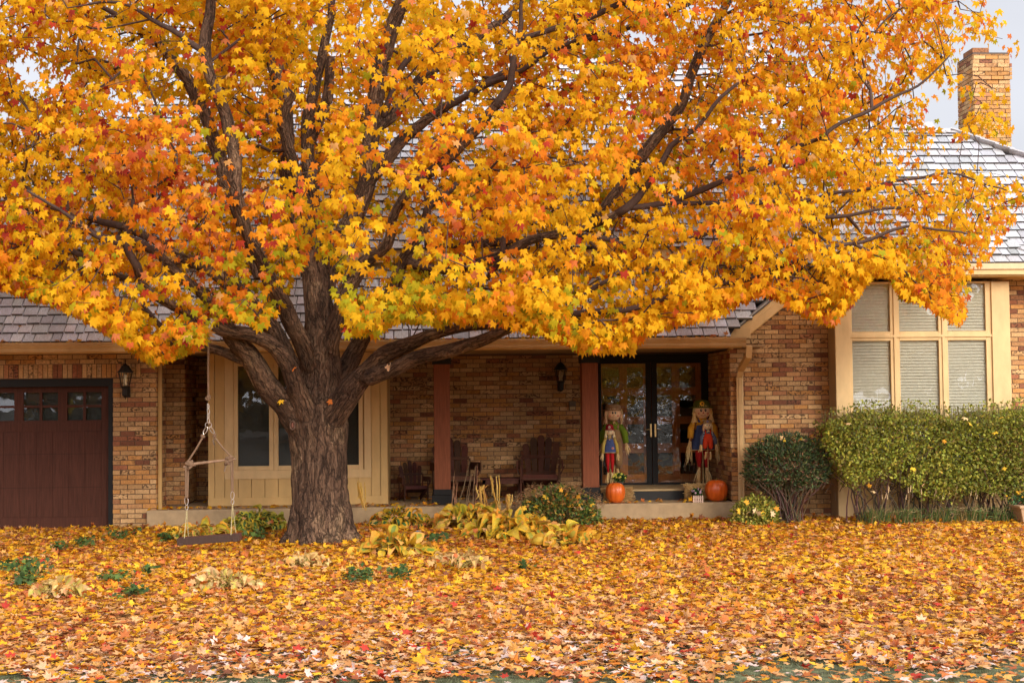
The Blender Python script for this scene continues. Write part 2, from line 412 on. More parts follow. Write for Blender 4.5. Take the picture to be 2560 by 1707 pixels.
# ---- shake roofs
def shake_plane(mb, o, width, length, pitch, keep=None, expo=.2, base=(.42, .40, .395), yaxis=(0, 1, 0), xaxis=(1, 0, 0), dark=True):
    o = Vector(o); ax = Vector(xaxis); ay = Vector(yaxis)
    S = ay * math.cos(pitch) + Vector((0, 0, 1)) * math.sin(pitch); Nn = Vector((0, 0, 1)) * math.cos(pitch) - ay * math.sin(pitch)
    s = 0; row = 0
    while s < length:
        x = -random.uniform(0, .2)
        while x < width:
            w = random.uniform(.13, .26); a, b = max(x, 0), min(x + w - .015, width); x += w
            if b - a < .04: continue
            if keep is not None and not keep((a + b) / 2, s + expo / 2): continue
            j = random.uniform(-.012, .012); k = random.choice([1.0, 1.12, .85, .95, 1.05, .75]) * random.uniform(.93, 1.07)
            c = (base[0] * k * random.uniform(.97, 1.05), base[1] * k, base[2] * k * random.uniform(.96, 1.04)); th = random.uniform(.028, .042)
            q = lambda u, v, n: o + ax * u + S * v + Nn * n
            vs = [q(a, s + j, .002), q(b, s + j, .002), q(b, s + j, th + .012), q(a, s + j, th + .012), q(a, s + expo + .06, .006), q(b, s + expo + .06, .006)]
            mb.add(vs, [(0, 1, 2, 3), (3, 2, 5, 4), (0, 3, 4), (1, 5, 2)], c)
            mb.c[-4] = (c[0] * .16, c[1] * .14, c[2] * .13, 0)       # butt end, coloured near-black so the row lines stand out
        s += expo; row += 1
P45 = math.radians(45)
g = MB()
xoff = -11
shake_plane(g, (xoff, YE - .06, ZG1 - .01), 17.6, 1.75, P45, keep=lambda x, s: (x + xoff) < 4.38 + s * .80, base=(.74, .77, .84))
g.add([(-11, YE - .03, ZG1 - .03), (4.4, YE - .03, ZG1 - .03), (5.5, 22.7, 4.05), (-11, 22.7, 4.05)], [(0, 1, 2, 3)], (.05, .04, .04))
g.build('roof', M_SHAKE, house)['label'] = 'lower shake roof over garage and porch'
# upper wall strip and its eave
g = MB(); g.box(-11, 6.5, 22.62, 22.9, 3.8, 4.3, TAN); g.box(-11, 6.4, 22.22, 22.9, 4.10, 4.14, TAN); g.box(-11, 6.4, 22.2, 22.23, 4.05, 4.26, TAN_L)
g.build('upper_fascia', M_PAINT, house)
ZU, YU = 4.24, 22.15
xa, xb_ = -3.2, 6.4
g = MB()
def keep_main(x, s):
    X_ = x - 11; h = s * math.sin(P45)
    return X_ > -9.0 + h * 1.35 and X_ < 8.6 - max(0, h - 1.2) * .75
shake_plane(g, (-11, YU, ZU), 21, 5.85, P45, keep=keep_main, base=(.50, .505, .52))
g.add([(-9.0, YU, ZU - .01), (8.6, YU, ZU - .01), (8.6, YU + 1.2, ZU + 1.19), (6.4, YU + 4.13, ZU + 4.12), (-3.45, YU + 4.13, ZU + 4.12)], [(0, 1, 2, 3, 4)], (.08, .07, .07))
g.add([(-3.45, YU + 4.13, ZU + 4.12), (6.4, YU + 4.13, ZU + 4.12), (8.6, YU + 8.2, ZU), (-9.0, YU + 8.2, ZU)], [(0, 1, 2, 3)], (.3, .29, .29))
g.add([(-9.0, YU, ZU - .01), (-3.45, YU + 4.13, ZU + 4.12), (-9.0, YU + 8.2, ZU)], [(0, 1, 2)], (.3, .29, .29))
g.add([(8.6, YU, ZU - .01), (8.6, YU + 8.2, ZU), (6.4, YU + 4.13, ZU + 4.12), (8.6, YU + 1.2, ZU + 1.19)], [(0, 1, 2, 3)], (.3, .29, .29))
for i in range(46):
    x = -3.45 + i * .215; g.obox((x + .11, YU + 4.12, ZU + 4.16), (.21, .24, .03), Matrix.Rotation(random.uniform(-.03, .03), 3, 'Y'), (.45, .44, .45))
g.build('roof', M_SHAKE, house)['label'] = 'tall main shake roof behind the maple crown'
# wing roof
YWE, ZWE = 21.42, 3.90
ap = W(2380, 335, 23.85)
g = MB()
hyp = (ap.z - ZWE) / math.sin(P45)
xl = 5.15
def keep_wing(x, s):
    X_ = x + xl; h = s * math.sin(P45)
    return X_ < ap.x + (ap.z - ZWE - h) * 2.0 and X_ > xl + max(0, .55 - h) * 0
shake_plane(g, (xl, YWE, ZWE), 9.2, hyp + .12, P45, keep=keep_wing, base=(.46, .465, .485))
xc = ap.x + (ap.z - ZWE) * 2.0; dz = ap.z - ZWE
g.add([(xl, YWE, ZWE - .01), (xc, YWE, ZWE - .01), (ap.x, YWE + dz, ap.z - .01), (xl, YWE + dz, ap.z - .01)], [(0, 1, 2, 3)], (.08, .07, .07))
g.add([(xc, YWE, ZWE), (xc, 28, ZWE), (ap.x, YWE + dz, ap.z)], [(0, 1, 2)], (.3, .29, .29))
g.add([(xl, YWE + dz, ap.z), (ap.x, YWE + dz, ap.z), (xc, 28, ZWE), (xl, 28, ZWE)], [(0, 1, 2, 3)], (.3, .29, .29))
# hip caps: long overlapping shakes along the hip
A, B = Vector((ap.x, YWE + dz, ap.z)), Vector((xc, YWE, ZWE))
hd = (B - A).normalized(); L_ = (B - A).length; i = 0
while i * .26 < L_:
    c = A + hd * (i * .26 + .13); side = hd.cross(Vector((0, .5, .87))).normalized(); nn = side.cross(hd).normalized()
    R = Matrix((hd, side, nn)).transposed() @ Matrix.Rotation(-.07, 3, 'Y')
    g.obox(c + nn * .045 + side * .0, (.33, .24, .025), R, (.46, .45, .46)); i += 1
i = 0
while ap.x - i * .26 > xl:
    g.obox((ap.x - i * .26, YWE + dz, ap.z + .03), (.27, .2, .03), Matrix.Rotation(.05, 3, 'Y'), (.46, .45, .46)); i += 1
# low bump roof over the box window, with its own short hip
bc = W(2492, 602, 21.9); be = Vector((9.45, YWE - .14, ZWE))
g2_ = []
shake_plane(g, (5.6, YWE - .14, ZWE - .02), 3.9, .85, math.radians(40), keep=lambda x, s: x + 5.6 < be.x - s * .8, base=(.46, .465, .485))
hd = (bc - be); L_ = hd.length; hd.normalize(); i = 0
while i * .24 < L_:
    c = be + hd * (i * .24 + .1); side = hd.cross(Vector((0, -.3, .9))).normalized(); nn = side.cross(hd).normalized()
    if nn.z < 0: nn = -nn
    g.obox(c + nn * .04, (.3, .2, .025), Matrix((hd, side, nn)).transposed(), (.45, .44, .45)); i += 1
# shingled catslide edge behind the rake
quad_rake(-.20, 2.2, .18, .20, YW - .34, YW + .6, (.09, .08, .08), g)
i = 0
while i * .21 < 2.6:
    a = -.30 + i * .21
    quad_rake(a, a + .20, .2, .225, YW - .38, YW - .10, (.40 + random.uniform(-.06, .06), .39, .385), g); i += 1
g.build('roof', M_SHAKE, house)['label'] = 'hipped shake roof of the right wing'
g = MB(); g.box(5.95, 12.6, YWE - .16, YWE - .12, 3.72, 3.885, TAN_L); g.box(5.95, 12.6, YWE - .19, YWE - .16, 3.80, 3.89, (.66, .48, .28))
g.box(5.95, 12.6, YWE - .12, YW + .1, 3.70, 3.725, TAN); g.build('fascia', M_PAINT, house, bevel=.004)
# ---- box window
YX = 21.6
g = MB()
zt = 3.64
def zx(py, px=2300): return Z(px, py, YX)
def xx(px): return X(px, YX)
g.box(6.12, 8.87, YX + .10, YW + .3, 0, zt, TAN)                                             # body behind
g.build('window_box', M_PAINT, house, bevel=.004)['label'] = 'tan box that carries the tall window'
WP = [(2135, 2231), (2254, 2352), (2375, 2471)]
zr = [(zx(828), zx(709)), (.75, zx(851))]
g = MB()
for a, b in ((6.12, xx(2128)), (xx(2485), 8.87)): g.box(a, b, YX, YX + .1, 0, zt, TAN_L)
g.box(6.115, 6.15, YX + .02, YW, 0, zt, (.40, .28, .15))
g.box(xx(2128), xx(2485), YX + .01, YX + .1, zx(704), zt, TAN_L)
g.box(xx(2128), xx(2485), YX + .01, YX + .1, .1, .72, TAN)
g.box(xx(2128) + .02, xx(2485) - .02, YX - .005, YX + .01, .66, .75, TAN_L)
g.box(xx(2128), xx(2485), YX + .0, YX + .012, .1, .22, TAN_L)
for k in range(1, 5): xm = xx(2128) + (xx(2485) - xx(2128)) * k / 5; g.box(xm - .004, xm + .004, YX + .004, YX + .02, .22, .62, (.25, .17, .09))
g.build('trim_board', M_PAINT, house, bevel=.005)['label'] = 'tan corner boards and panel around the tall window'
wn = None
g = MB()
xs_ = [xx(2128)] + [x for a, b in WP for x in (xx(a), xx(b))] + [xx(2485)]
for i in range(0, 8, 2):
    g.box(xs_[i], xs_[i + 1], YX + .03, YX + .1, .74, zx(704), TAN_L)
    if 0 < i < 6: g.box((xs_[i] + xs_[i + 1]) / 2 - .022, (xs_[i] + xs_[i + 1]) / 2 + .022, YX + .012, YX + .03, .74, zx(704), TAN_L)
for za, zb in ((zr[0][1], zx(704)), (zr[1][1], zr[0][0]), (.74, .76)):
    for i in range(1, 7, 2): g.box(xs_[i], xs_[i + 1], YX + .03, YX + .1, za, zb, TAN_L)
g.box(xs_[0], xs_[7], YX + .010, YX + .03, (zr[1][1] + zr[0][0]) / 2 - .02, (zr[1][1] + zr[0][0]) / 2 + .02, TAN_L)
wn = g.build('window', M_PAINT, house, bevel=.004); wn['label'] = 'tall six-pane window with closed white blinds'
for za, zb in zr:
    for i in range(1, 7, 2):
        q = MB(); q.box(xs_[i] - .01, xs_[i + 1] + .01, YX + .06, YX + .064, za - .01, zb + .01, (1, 1, 1)); q.build('pane', M_GLASS, wn)
        q = MB(); z = zb
        while z > za:
            q.obox(((xs_[i] + xs_[i + 1]) / 2, YX + .082, z), (xs_[i + 1] - xs_[i] + .02, .004, .055), Matrix.Rotation(-.35, 3, 'X'), (.52, .47, .385)); z -= .047
        q.build('blind', M_PLAIN, wn)

# ---- bay with tan siding
g = MB(); zb0, zb1 = ZS - .0, 2.66
g.box(x_bayL, x_bayR, YB + .06, YP, zb0, zb1, TAN)
g.build('window_box', M_PAINT, house)['label'] = 'tan sided bay behind the trunk'
def xb(px): return X(px, YB)
def zb(py, px=620): return Z(px, py, YB)
g = MB()
z_sill0, z_sill1, z_vb = zb(1197), zb(1176), zb(1243)
g.box(x_bayL, x_bayR, YB + .02, YB + .06, zb0 + .005, z_vb, TAN)
gro = [x_bayL, xb(536), xb(561)]
def boards(xlist, za, zb_, y=YB + .02):
    for a, b in zip(xlist[:-1], xlist[1:]): g.box(a + .004, b - .004, y, y + .04, za, zb_, TAN)
boards([x_bayL, xb(536), xb(561)], z_vb, zb1); boards([xb(927), xb(950), x_bayR], z_vb, zb1)
boards([xb(561) + (xb(927) - xb(561)) * k / 11 for k in range(12)], z_vb, z_sill0)
g.box(xb(561), xb(927), YB - .0, YB + .06, z_sill0, z_sill1, TAN_L)
g.box(xb(561), xb(583), YB + .0, YB + .06, z_sill1, zb1, TAN_L); g.box(xb(910), xb(927), YB + .0, YB + .06, z_sill1, zb1, TAN_L)
g.box(xb(583), xb(910), YB + .0, YB + .06, zb(908), zb1, TAN_L)
g.build('siding', M_PAINT, house, bevel=.003)
for (a, b) in ((594, 672), (695, 795), (818, 896)):
    g = MB(); xa_, xb2 = xb(a), xb(b); fz0, fz1 = z_sill1, zb(908); pz0, pz1 = zb(1165), zb(915)
    fw = .07
    g.box(xa_ - fw, xa_, YB + .02, YB + .058, fz0, fz1, TAN_L); g.box(xb2, xb2 + fw, YB + .02, YB + .058, fz0, fz1, TAN_L)
    g.box(xa_, xb2, YB + .02, YB + .058, fz0, pz0, TAN_L); g.box(xa_, xb2, YB + .02, YB + .058, pz1, fz1, TAN_L)
    w_ = g.build('window', M_PAINT, house, bevel=.006); w_['label'] = 'narrow dark window of the tan bay'
    q = MB(); q.box(xa_, xb2, YB + .052, YB + .055, pz0, pz1, (1, 1, 1)); q.build('pane', M_GLASS, w_)
    q = MB(); q.box(xa_, xb2, YB + .0575, YB + .0595, pz0, pz1, (.022, .020, .014)); q.build('dark_room_panel', M_PLAIN, w_)  # near-black panel stands in for the unlit room behind the glass

# ---- garage door
YD = 22.14
GW = (.078, .027, .016)
g = MB(); zd = Z(200, 966, YD)
g.box(x_go - .075, x_go + .0, YG + .02, YD + .12, 0, z_go, (.013, .012, .011)); g.box(-11, x_go - .075, YG + .03, YD + .12, zd, z_go - .002, (.013, .012, .011))
g.build('door_frame', M_BLACK, house)['label'] = 'black frame of the garage door'
def zg(py): return Z(200, py, YD)
zA, zBt = zg(1050), zg(980)
g = MB(); xr_ = x_go - .075
g.box(-11, xr_, YD, YD + .04, 0, zA - .0, GW)
px0 = 254 - 109 * 8
wins = []
x_per = X(254, YD) - X(254 - 109, YD)
for k in range(6):
    b = X(254, YD) - k * x_per; a = b - (X(254, YD) - X(168, YD)); wins.append((a, b))
g.box(-11, xr_, YD, YD + .04, zBt, zd, GW)
prev = xr_
for a, b in wins: g.box(b, prev, YD, YD + .04, zA, zBt, GW); prev = a
g.box(-11, prev, YD, YD + .04, zA, zBt, GW)
g.box(-11, xr_ - .12, YD - .012, YD, zg(1077), zA - .03, GW); g.box(xr_ - .13, xr_, YD - .012, YD, 0, zd, GW)
g.box(-11, xr_, YD - .014, YD, .0, zg(1292), GW)
gd = None
xk = xr_ - .13
while xk > -11: g.box(xk - .24, xk - .006, YD - .006, YD, zg(1290), zg(1078), GW); xk -= .245
for zz in (.62, 1.13): g.box(-11, xr_, YD - .0075, YD - .0062, zz, zz + .004, (.02, .008, .006))
gd = g.build('garage_door', M_GARAGE, house, bevel=.003); gd['label'] = 'dark red-brown wooden garage door'
for a, b in wins:
    g = MB()
    g.box((a + b) / 2 - .02, (a + b) / 2 + .02, YD + .001, YD + .03, zA, zBt, GW); g.box(a, (a + b) / 2 - .02, YD + .001, YD + .03, (zA + zBt) / 2 - .018, (zA + zBt) / 2 + .018, GW); g.box((a + b) / 2 + .02, b, YD + .001, YD + .03, (zA + zBt) / 2 - .018, (zA + zBt) / 2 + .018, GW)
    g.build('window_bars', M_GARAGE, gd)
for a, b in wins[:4]:
    q = MB(); q.box(a, b, YD + .022, YD + .025, zA, zBt, (1, 1, 1)); q.build('pane', M_GLASS, gd)
q = MB(); q.box(-11, xr_, YD + .06, YD + .10, zA - .2, zBt + .1, (.02, .024, .024)); q.build('dark_garage_panel', M_PLAIN, gd)  # dark backing put in place of the unlit garage behind the panes

# ---- front doors
g = MB(); BK = (.015, .013, .012)
zt_, zs_ = 2.60, .43
x1, x2, x3, x4 = xd0 + .04, X(1614, YP - .06), X(1642, YP - .06), X(1757, YP - .06)
g.box(xd0 - .0, xd1, YP - .06, YP + .05, zt_ - .11, zt_ + .02, BK); g.box(xd0 - .02, x1, YP - .06, YP + .05, zs_, zt_ - .11, BK); g.box(x4 + .0, x_ret + .02, YP - .05, YP + .05, zs_, zt_ - .11, BK)
g.build('door_frame', M_BLACK, house, bevel=.004)['label'] = 'black frame of the front double doors'
WD = (.42, .15, .05)
for i, (a, b, hx) in enumerate(((x1, (x2 + x3) / 2 - .005, X(1626, YP - .1)), ((x2 + x3) / 2 + .005, x4, X(1637, YP - .1)))):
    g = MB(); ga, gb = (a + .03, x2) if i == 0 else (x3, b - .03)
    y0 = YP - .10
    g.box(a, ga, y0, y0 + .035, zs_, zt_ - .11, BK); g.box(gb, b, y0, y0 + .035, zs_, zt_ - .11, BK)
    g.box(ga, gb, y0, y0 + .035, zs_, zs_ + .05, BK); g.box(ga, gb, y0, y0 + .035, zt_ - .13, zt_ - .11, BK)
    sd_ = g.build('storm_door', M_BLACK, house, bevel=.003); sd_['label'] = ('left' if i == 0 else 'right') + ' black storm door with full glass'
    q = MB(); q.box(ga, gb, y0 + .015, y0 + .019, zs_ + .05, zt_ - .13, (1, 1, 1)); q.build('glass', M_DOORGLASS, sd_)
    q = MB(); q.box(hx - .016, hx + .016, y0 - .022, y0 - .002, 1.24, 1.46, (.75, .55, .25))
    q.tube([(hx, y0 - .03, 1.37), (hx + (-.1 if i == 0 else .1), y0 - .05, 1.365)], .008, 6, (.5, .36, .18)); q.build('handle', M_METAL, sd_, bevel=.006)
    # wooden door behind the glass: 3 rows of 2 panes and a lower panel
    g = MB(); yi = YP - .03; da, db = (a - .01, b + .0) if i == 0 else (a, b + .01)
    g.box(da, db, yi + .03, yi + .04, zs_, zt_ - .11, (.02, .012, .010))
    za = [Z(1600, p_, YP) for p_ in (918, 969, 988, 1041, 1060, 1108)]
    wd = db - da; c1 = (da + wd * .07, da + wd * .40); c2 = (da + wd * .55, da + wd * .86)
    cs = [da, c1[0], c1[1], c2[0], c2[1], db]
    for k in (0, 2, 4): g.box(cs[k], cs[k + 1], yi, yi + .03, zs_, zt_ - .11, WD)
    zz = [zt_ - .11, za[0], za[1], za[2], za[3], za[4], za[5], Z(1600, 1132, YP), Z(1600, 1185, YP), zs_]
    for k in (0, 2, 4, 6, 8):
        for c_ in (c1, c2): g.box(c_[0], c_[1], yi + .001, yi + .029, zz[k + 1], zz[k], WD)
    dd = g.build('front_door', M_REDWOOD, house, bevel=.004); dd['label'] = ('left' if i == 0 else 'right') + ' wooden front door with six panes behind the storm door'
    for k in (1, 3, 5):
        for c_ in (c1, c2):
            q = MB(); q.box(c_[0], c_[1], yi + .012, yi + .015, zz[k + 1], zz[k], (1, 1, 1)); q.build('pane', M_DOORGLASS, dd)
YSt = 22.55; zst = Z(1650, 1222, YSt)
g = MB(); g.box(xd0 - .0, xp0 - .02, YSt - .02, YP - .0, zst - .03, zst, (.50, .36, .18)); g.build('step', M_PAINT, house, bevel=.006)
g = MB(); g.box(xd0 + .02, xp0 - .03, YSt, YSt + .06, ZS, zst - .031, (.014, .012, .011)); g.build('step_riser', M_PLAIN, house)
# ---- pillars
YPi = 22.2
for i, (a, b) in enumerate(((1084, 1125), (1455, 1496))):
    xa_, xb2 = X(a, YPi), X(b, YPi)
    g = MB(); g.box(xa_, xb2, YPi, YPi + .27, .47, 2.47, (.235, .075, .034))
    p = g.build('pillar', M_REDWOOD, house, bevel=.012); p['label'] = 'red stained wooden porch post with black cap and base'
    g = MB(); g.box(xa_ - .015, xb2 + .015, YPi - .015, YPi + .285, .42, .51, BK); g.box(xa_ - .04, xb2 + .05, YPi - .04, YPi + .31, ZS, .42, BK); g.build('base', M_BLACK, p, bevel=.006)
    g = MB(); g.box(xa_ - .02, xb2 + .02, YPi - .02, YPi + .29, 2.45, 2.58, BK); g.box(xa_ - .05, xb2 + .03, YPi - .04, YPi + .31, 2.58, 2.66, BK); g.build('cap', M_BLACK, p, bevel=.006)
# doorbell box
a_, b_ = W(1422, 1002, YP), W(1439, 1025, YP)
g = MB(); g.box(a_.x, b_.x, YP - .05, YP - .01, b_.z, a_.z, (.10, .07, .04)); g.box(a_.x + .01, b_.x - .01, YP - .055, YP - .05, b_.z + .01, b_.z + .06, (.4, .28, .12)); g.build('doorbell_box', M_PLAIN, house, bevel=.006)
# ---- chimney
YC = 24.4
c0, c1_ = X(2436, YC, 270), X(2526, YC, 270); ztop = Z(2480, 136, YC); zbot = 5.0
g = MB()
g.box(c0 + .008, c1_ - .008, YC + .008, YC + .75, zbot, ztop - .02, MORT)
brick_front(g, c0, c1_, zbot, ztop, YC); brick_side(g, c0, YC, YC + .76, zbot, ztop, -1); brick_side(g, c1_, YC, YC + .76, zbot, ztop, 1)
zc = Z(2480, 205, YC)
for k in range(3): brick_front(g, c0 - .03, c1_ + .03, round(zc / BH) * BH + (0), round(zc / BH) * BH + BH * 4, YC - .03) if k == 0 else None
g.box(c0 + .05, c1_ - .30, YC + .15, YC + .6, ztop - .02, ztop + .15, (.33, .14, .06, .5)); g.box(c0 + .0, c1_, YC + .0, YC + .76, ztop - .02, ztop + .03, (.10, .08, .07))
g.build('chimney', M_BRICK, house)
# unseen back and side walls so the house is closed
g = MB(); g.box(-11, 13.4, 30.0, 30.2, 0, 4.0, (.4, .2, .1)); g.box(-11.1, -11, 22.1, 30.2, 0, 4.2, (.4, .2, .1)); g.box(13.4, 13.5, 22.3, 30.2, 0, 3.9, (.4, .2, .1)); g.build('wall', M_BRICK, house)

# ================================================================ wall lanterns
def lantern(px, pyt, pyb, Y, label):
    c = W(px, pyt, Y); zb_ = Z(px, pyb, Y); H = c.z - zb_; x, y = c.x, Y - .16
    r = empty('wall_lantern', (x, Y, zb_ + H * .2), label, 'wall lamp', 'carriage lanterns on the brick walls')
    K = (.025, .02, .016)
    g = MB(); zt = c.z
    g.lathe((x, y, 0), [(.004, zt), (.012, zt - H * .04), (.006, zt - H * .09), (.02, zt - H * .12), (.055, zt - H * .16), (.095, zt - H * .27), (.12, zt - H * .30), (.12, zt - H * .325), (.09, zt - H * .33)], 8, K)
    g.build('cap', M_BLACK, r)
    g = MB(); z1, z0 = zt - H * .33, zt - H * .66
    for k in range(8):
        a = 2 * PI * k / 8; g.tube([(x + .105 * math.cos(a), y + .105 * math.sin(a), z1), (x + .062 * math.cos(a), y + .062 * math.sin(a), z0)], .0055, 4, K)
    g.lathe((x, y, 0), [(.06, z0 + .0), (.075, z0 - .01), (.06, z0 - .03), (.05, z0 - .05), (.05, z0 - .14), (.03, z0 - .16), (.008, z0 - .18), (.004, zb_)], 8, K)
    g.build('cage', M_BLACK, r)
    g = MB(); g.lathe((x, y, 0), [(.058, z0), (.100, z1)], 8, (1, 1, 1)); g.build('glass', M_GLASS, r)
    g = MB(); g.lathe((x, y, 0), [(.03, z0 + .005), (.03, z0 + .035), (.022, z0 + .04), (.034, z0 + .07), (.034, z0 + .1), (.024, z0 + .11), (.03, z1 - .05), (.01, z1 - .01)], 10, (.75, .62, .42)); g.build('bulb', M_PLAIN, r, smooth=True)
    g = MB(); g.box(x - .045, x + .045, Y - .035, Y - .01, z0 - .17, z0 - .02, K); g.tube([(x, Y - .03, z0 - .08), (x, y, z0 - .1)], .018, 6, K); g.build('bracket', M_BLACK, r, bevel=.006)
lantern(319, 899, 999, YG, 'black carriage lantern on the brick pier right of the garage door')
lantern(1399, 897, 981, YP, 'black carriage lantern on the shaded porch wall left of the front doors')
# ================================================================ porch furniture
CH = (.10, .038, .024)
def adirondack(px, Y, rot, s, label, tilt=0):
    x0 = X(px, Y); r = empty('adirondack_chair', (x0, Y, ZS), label, 'chair', 'brown adirondack chairs on the porch')
    R = Matrix.Rotation(rot, 3, 'Z'); O = Vector((x0, Y, ZS))
    def L(x, y, z): return O + R @ Vector((x * s, y * s, z * s))
    def plank(mb, a, b, w, t, up=(0, 0, 1)):
        mb.bar(L(*a), L(*b), w * s, t * s, tuple(c * random.uniform(.85, 1.2) for c in CH), up=R @ Vector(up))
    g = MB()                                           # seat slats
    for k in range(6):
        y = -.27 + k * .085; z = .36 - k * .022
        plank(g, (-.27, y, z), (.27, y, z), .078, .02, (0, 1, .0))
    g.build('seat', M_GARAGE, r, bevel=.003)
    bk = MB()                                          # fan back, rounded tops
    for k in range(5):
        u = k - 2; xb0, xt = u * .085, u * .128; h = 1.0 - abs(u) ** 1.6 * .045
        a = L(xb0, .20, .24); b = L(xt, .20 + .30 * (h - .24) / .76, h); d = (b - a).normalized()
        side = (R @ Vector((1, 0, 0))); side = (side - d * side.dot(d)).normalized(); nn = side.cross(d)
        pts = []; w0, w1 = .036 * s, .054 * s; Ln = (b - a).length
        out = [(-w0, 0), (w0, 0), (w1, Ln - .05 * s), (w1 * .75, Ln - .015 * s), (w1 * .3, Ln), (-w1 * .3, Ln), (-w1 * .75, Ln - .015 * s), (-w1, Ln - .05 * s)]
        v = [a + side * p + d * q + nn * e for e in (-.01 * s, .01 * s) for p, q in out]; n = 8
        c_ = tuple(c * random.uniform(.85, 1.25) for c in CH)
        bk.add(v, [tuple(range(n)), tuple(range(2 * n - 1, n - 1, -1))] + [(i, i + n, (i + 1) % n + n, (i + 1) % n) for i in range(n)], c_)
    plank(bk, (-.30, .33, .66), (.30, .33, .66), .05, .025, (0, 1, 0)); plank(bk, (-.24, .26, .40), (.24, .26, .40), .06, .025, (0, 1, 0))
    bk.build('backrest', M_GARAGE, r)
    for sx in (-1, 1):
        g = MB(); plank(g, (sx * .36, -.34, .555), (sx * .34, .36, .535), .13, .022, (1, 0, 0)); plank(g, (sx * .385, -.22, .53), (sx * .325, -.22, .40), .02, .07, (0, 1, 0)); g.build('armrest', M_GARAGE, r, bevel=.004)
        g = MB(); plank(g, (sx * .30, -.26, 0), (sx * .30, -.26, .545), .022, .09, (0, 1, 0)); g.build('leg', M_GARAGE, r, bevel=.003)
        g = MB(); plank(g, (sx * .275, -.28, .335), (sx * .275, .50, .04), .022, .11, (0, 0, 1)); g.build('leg', M_GARAGE, r, bevel=.003)
        g = MB(); plank(g, (sx * .30, .30, .12), (sx * .31, .34, .66), .022, .06, (0, 1, 0)); g.build('post', M_GARAGE, r)
    g = MB(); plank(g, (-.27, -.295, .33), (.27, -.295, .33), .09, .022, (0, 0, 1)); g.build('seat_frame', M_GARAGE, r)
adirondack(1033, 23.1, math.radians(14), .64, 'small child-size brown slatted chair left of the first red porch post')
adirondack(1136, 23.2, math.radians(10), 1.0, 'full-size brown slatted chair half hidden behind the first red porch post')
adirondack(1349, 23.2, math.radians(-6), 1.02, 'full-size brown slatted chair between the low table and the second red post')
tb = W(1254, 1200, 23.2)
r = empty('side_table', (tb.x, 23.2, ZS), 'low brown slatted table between the two full-size porch chairs', 'table')
g = MB(); th = tb.z + .04 - ZS
for k in range(5): g.box(tb.x - .34, tb.x + .34, 22.98 + k * .092, 23.06 + k * .092, ZS + th - .02, ZS + th, tuple(c * random.uniform(.9, 1.2) for c in CH))
g.build('table_top', M_GARAGE, r, bevel=.003)
g = MB(); g.box(tb.x - .31, tb.x + .31, 23.0, 23.02, ZS + th - .09, ZS + th - .021, CH); g.build('apron', M_GARAGE, r)
for sx in (-1, 1):
    for y in (23.0, 23.36): g = MB(); g.box(tb.x + sx * .29 - .02, tb.x + sx * .29 + .02, y, y + .045, ZS, ZS + th - .022, CH); g.build('leg', M_GARAGE, r)

# ================================================================ straw bales, pumpkins, pots
STR = [(.70, .48, .20), (.78, .58, .28), (.60, .38, .15), (.50, .31, .12)]
def straw_col(): c = random.choice(STR); k = random.uniform(.8, 1.2); return tuple(q * k for q in c)
def bale(pa, pb, Y, py_top, label, sd=0):
    xa, xb = X(pa, Y), X(pb, Y); h = Z((pa + pb) / 2, py_top, Y) - ZS
    g = MB(); nz = 3
    for k in range(nz):
        z0 = ZS + h * k / nz; z1 = ZS + h * (k + 1) / nz
        g.tube([(xa + .02, Y + .13, (z0 + z1) / 2), (xa + .05, Y + .13, (z0 + z1) / 2), (xb - .05, Y + .13, (z0 + z1) / 2), (xb - .02, Y + .13, (z0 + z1) / 2)], [h / 6 * .8, h / 5.6, h / 5.6, h / 6 * .8], 10, (.42, .27, .10))
        g.box(xa + .03, xb - .03, Y + .02, Y + .27, z0 + .01, z1 - .004, (.42, .27, .10))
    for k in range(900):
        x = random.uniform(xa, xb); z = ZS + random.uniform(.01, h); y = Y - .0 + random.uniform(-.015, .03)
        if random.random() < .3: z = ZS + h; y = Y + random.uniform(0, .26)
        a = random.gauss(0, .5); L_ = random.uniform(.03, .09)
        d = Vector((math.cos(a), random.uniform(-.5, .2), math.sin(a))) * L_
        if random.random() < .08: d *= 1.5
        p = Vector((x, y, z)); g.tube([p - d * .5, p + d * .5], .0028, 3, straw_col(), caps=False)
    tag(g.build('straw_bale', M_STRAW, loc=(xa + (xb - xa) / 2, Y, ZS)), label, 'straw bale', 'straw bales beside the front door')
bale(1496, 1580, 22.22, 1222, 'small straw bale behind the tall pumpkin on the left of the doors')
bale(1710, 1790, 22.2, 1212, 'small shaggy straw bale behind the picket flower pot and right pumpkin')

def pumpkin(px, py_top, py_bot, wpx, Y, label, tone):
    zb_, zt = ZS, Z(px, py_top, Y); h = zt - zb_; w = wpx / FPX * Y / 2; x = X(px, Y)
    r = empty('pumpkin', (x, Y, ZS), label, 'pumpkin', 'pumpkins on the porch step')
    g = MB(); n = 72
    prof = [(w * (max(0, math.sin(PI * t)) ** .62) * (1 - .05 * math.cos(PI * t)) + .002, zb_ + h * (.5 - .5 * math.cos(PI * t)) - (h * .04 if t > .98 else 0)) for t in [i / 22 for i in range(23)]]
    g.lathe((x, Y, 0), prof, n, tone, fn=lambda a: 1 - .045 * abs(math.cos(a * 5.5 + .3)) ** 6 - .012 * math.sin(a * 3))
    g.build('rind', M_PUMP, r, smooth=True)
    g = MB(); g.tube([(x, Y, zt - h * .05), (x + .004, Y, zt + .005), (x + .014, Y - .004, zt + .02)], [.02, .013, .014], 7, (.25, .19, .06)); g.build('stem', M_TWIG, r)
pumpkin(1535.5, 1206, 1259, 48, 22.06, 'tall oval orange pumpkin in front of the left straw bale', (.72, .135, .012))
pumpkin(1787, 1199, 1257, 56, 22.10, 'large round orange pumpkin in the corner by the downspout', (.70, .120, .010))

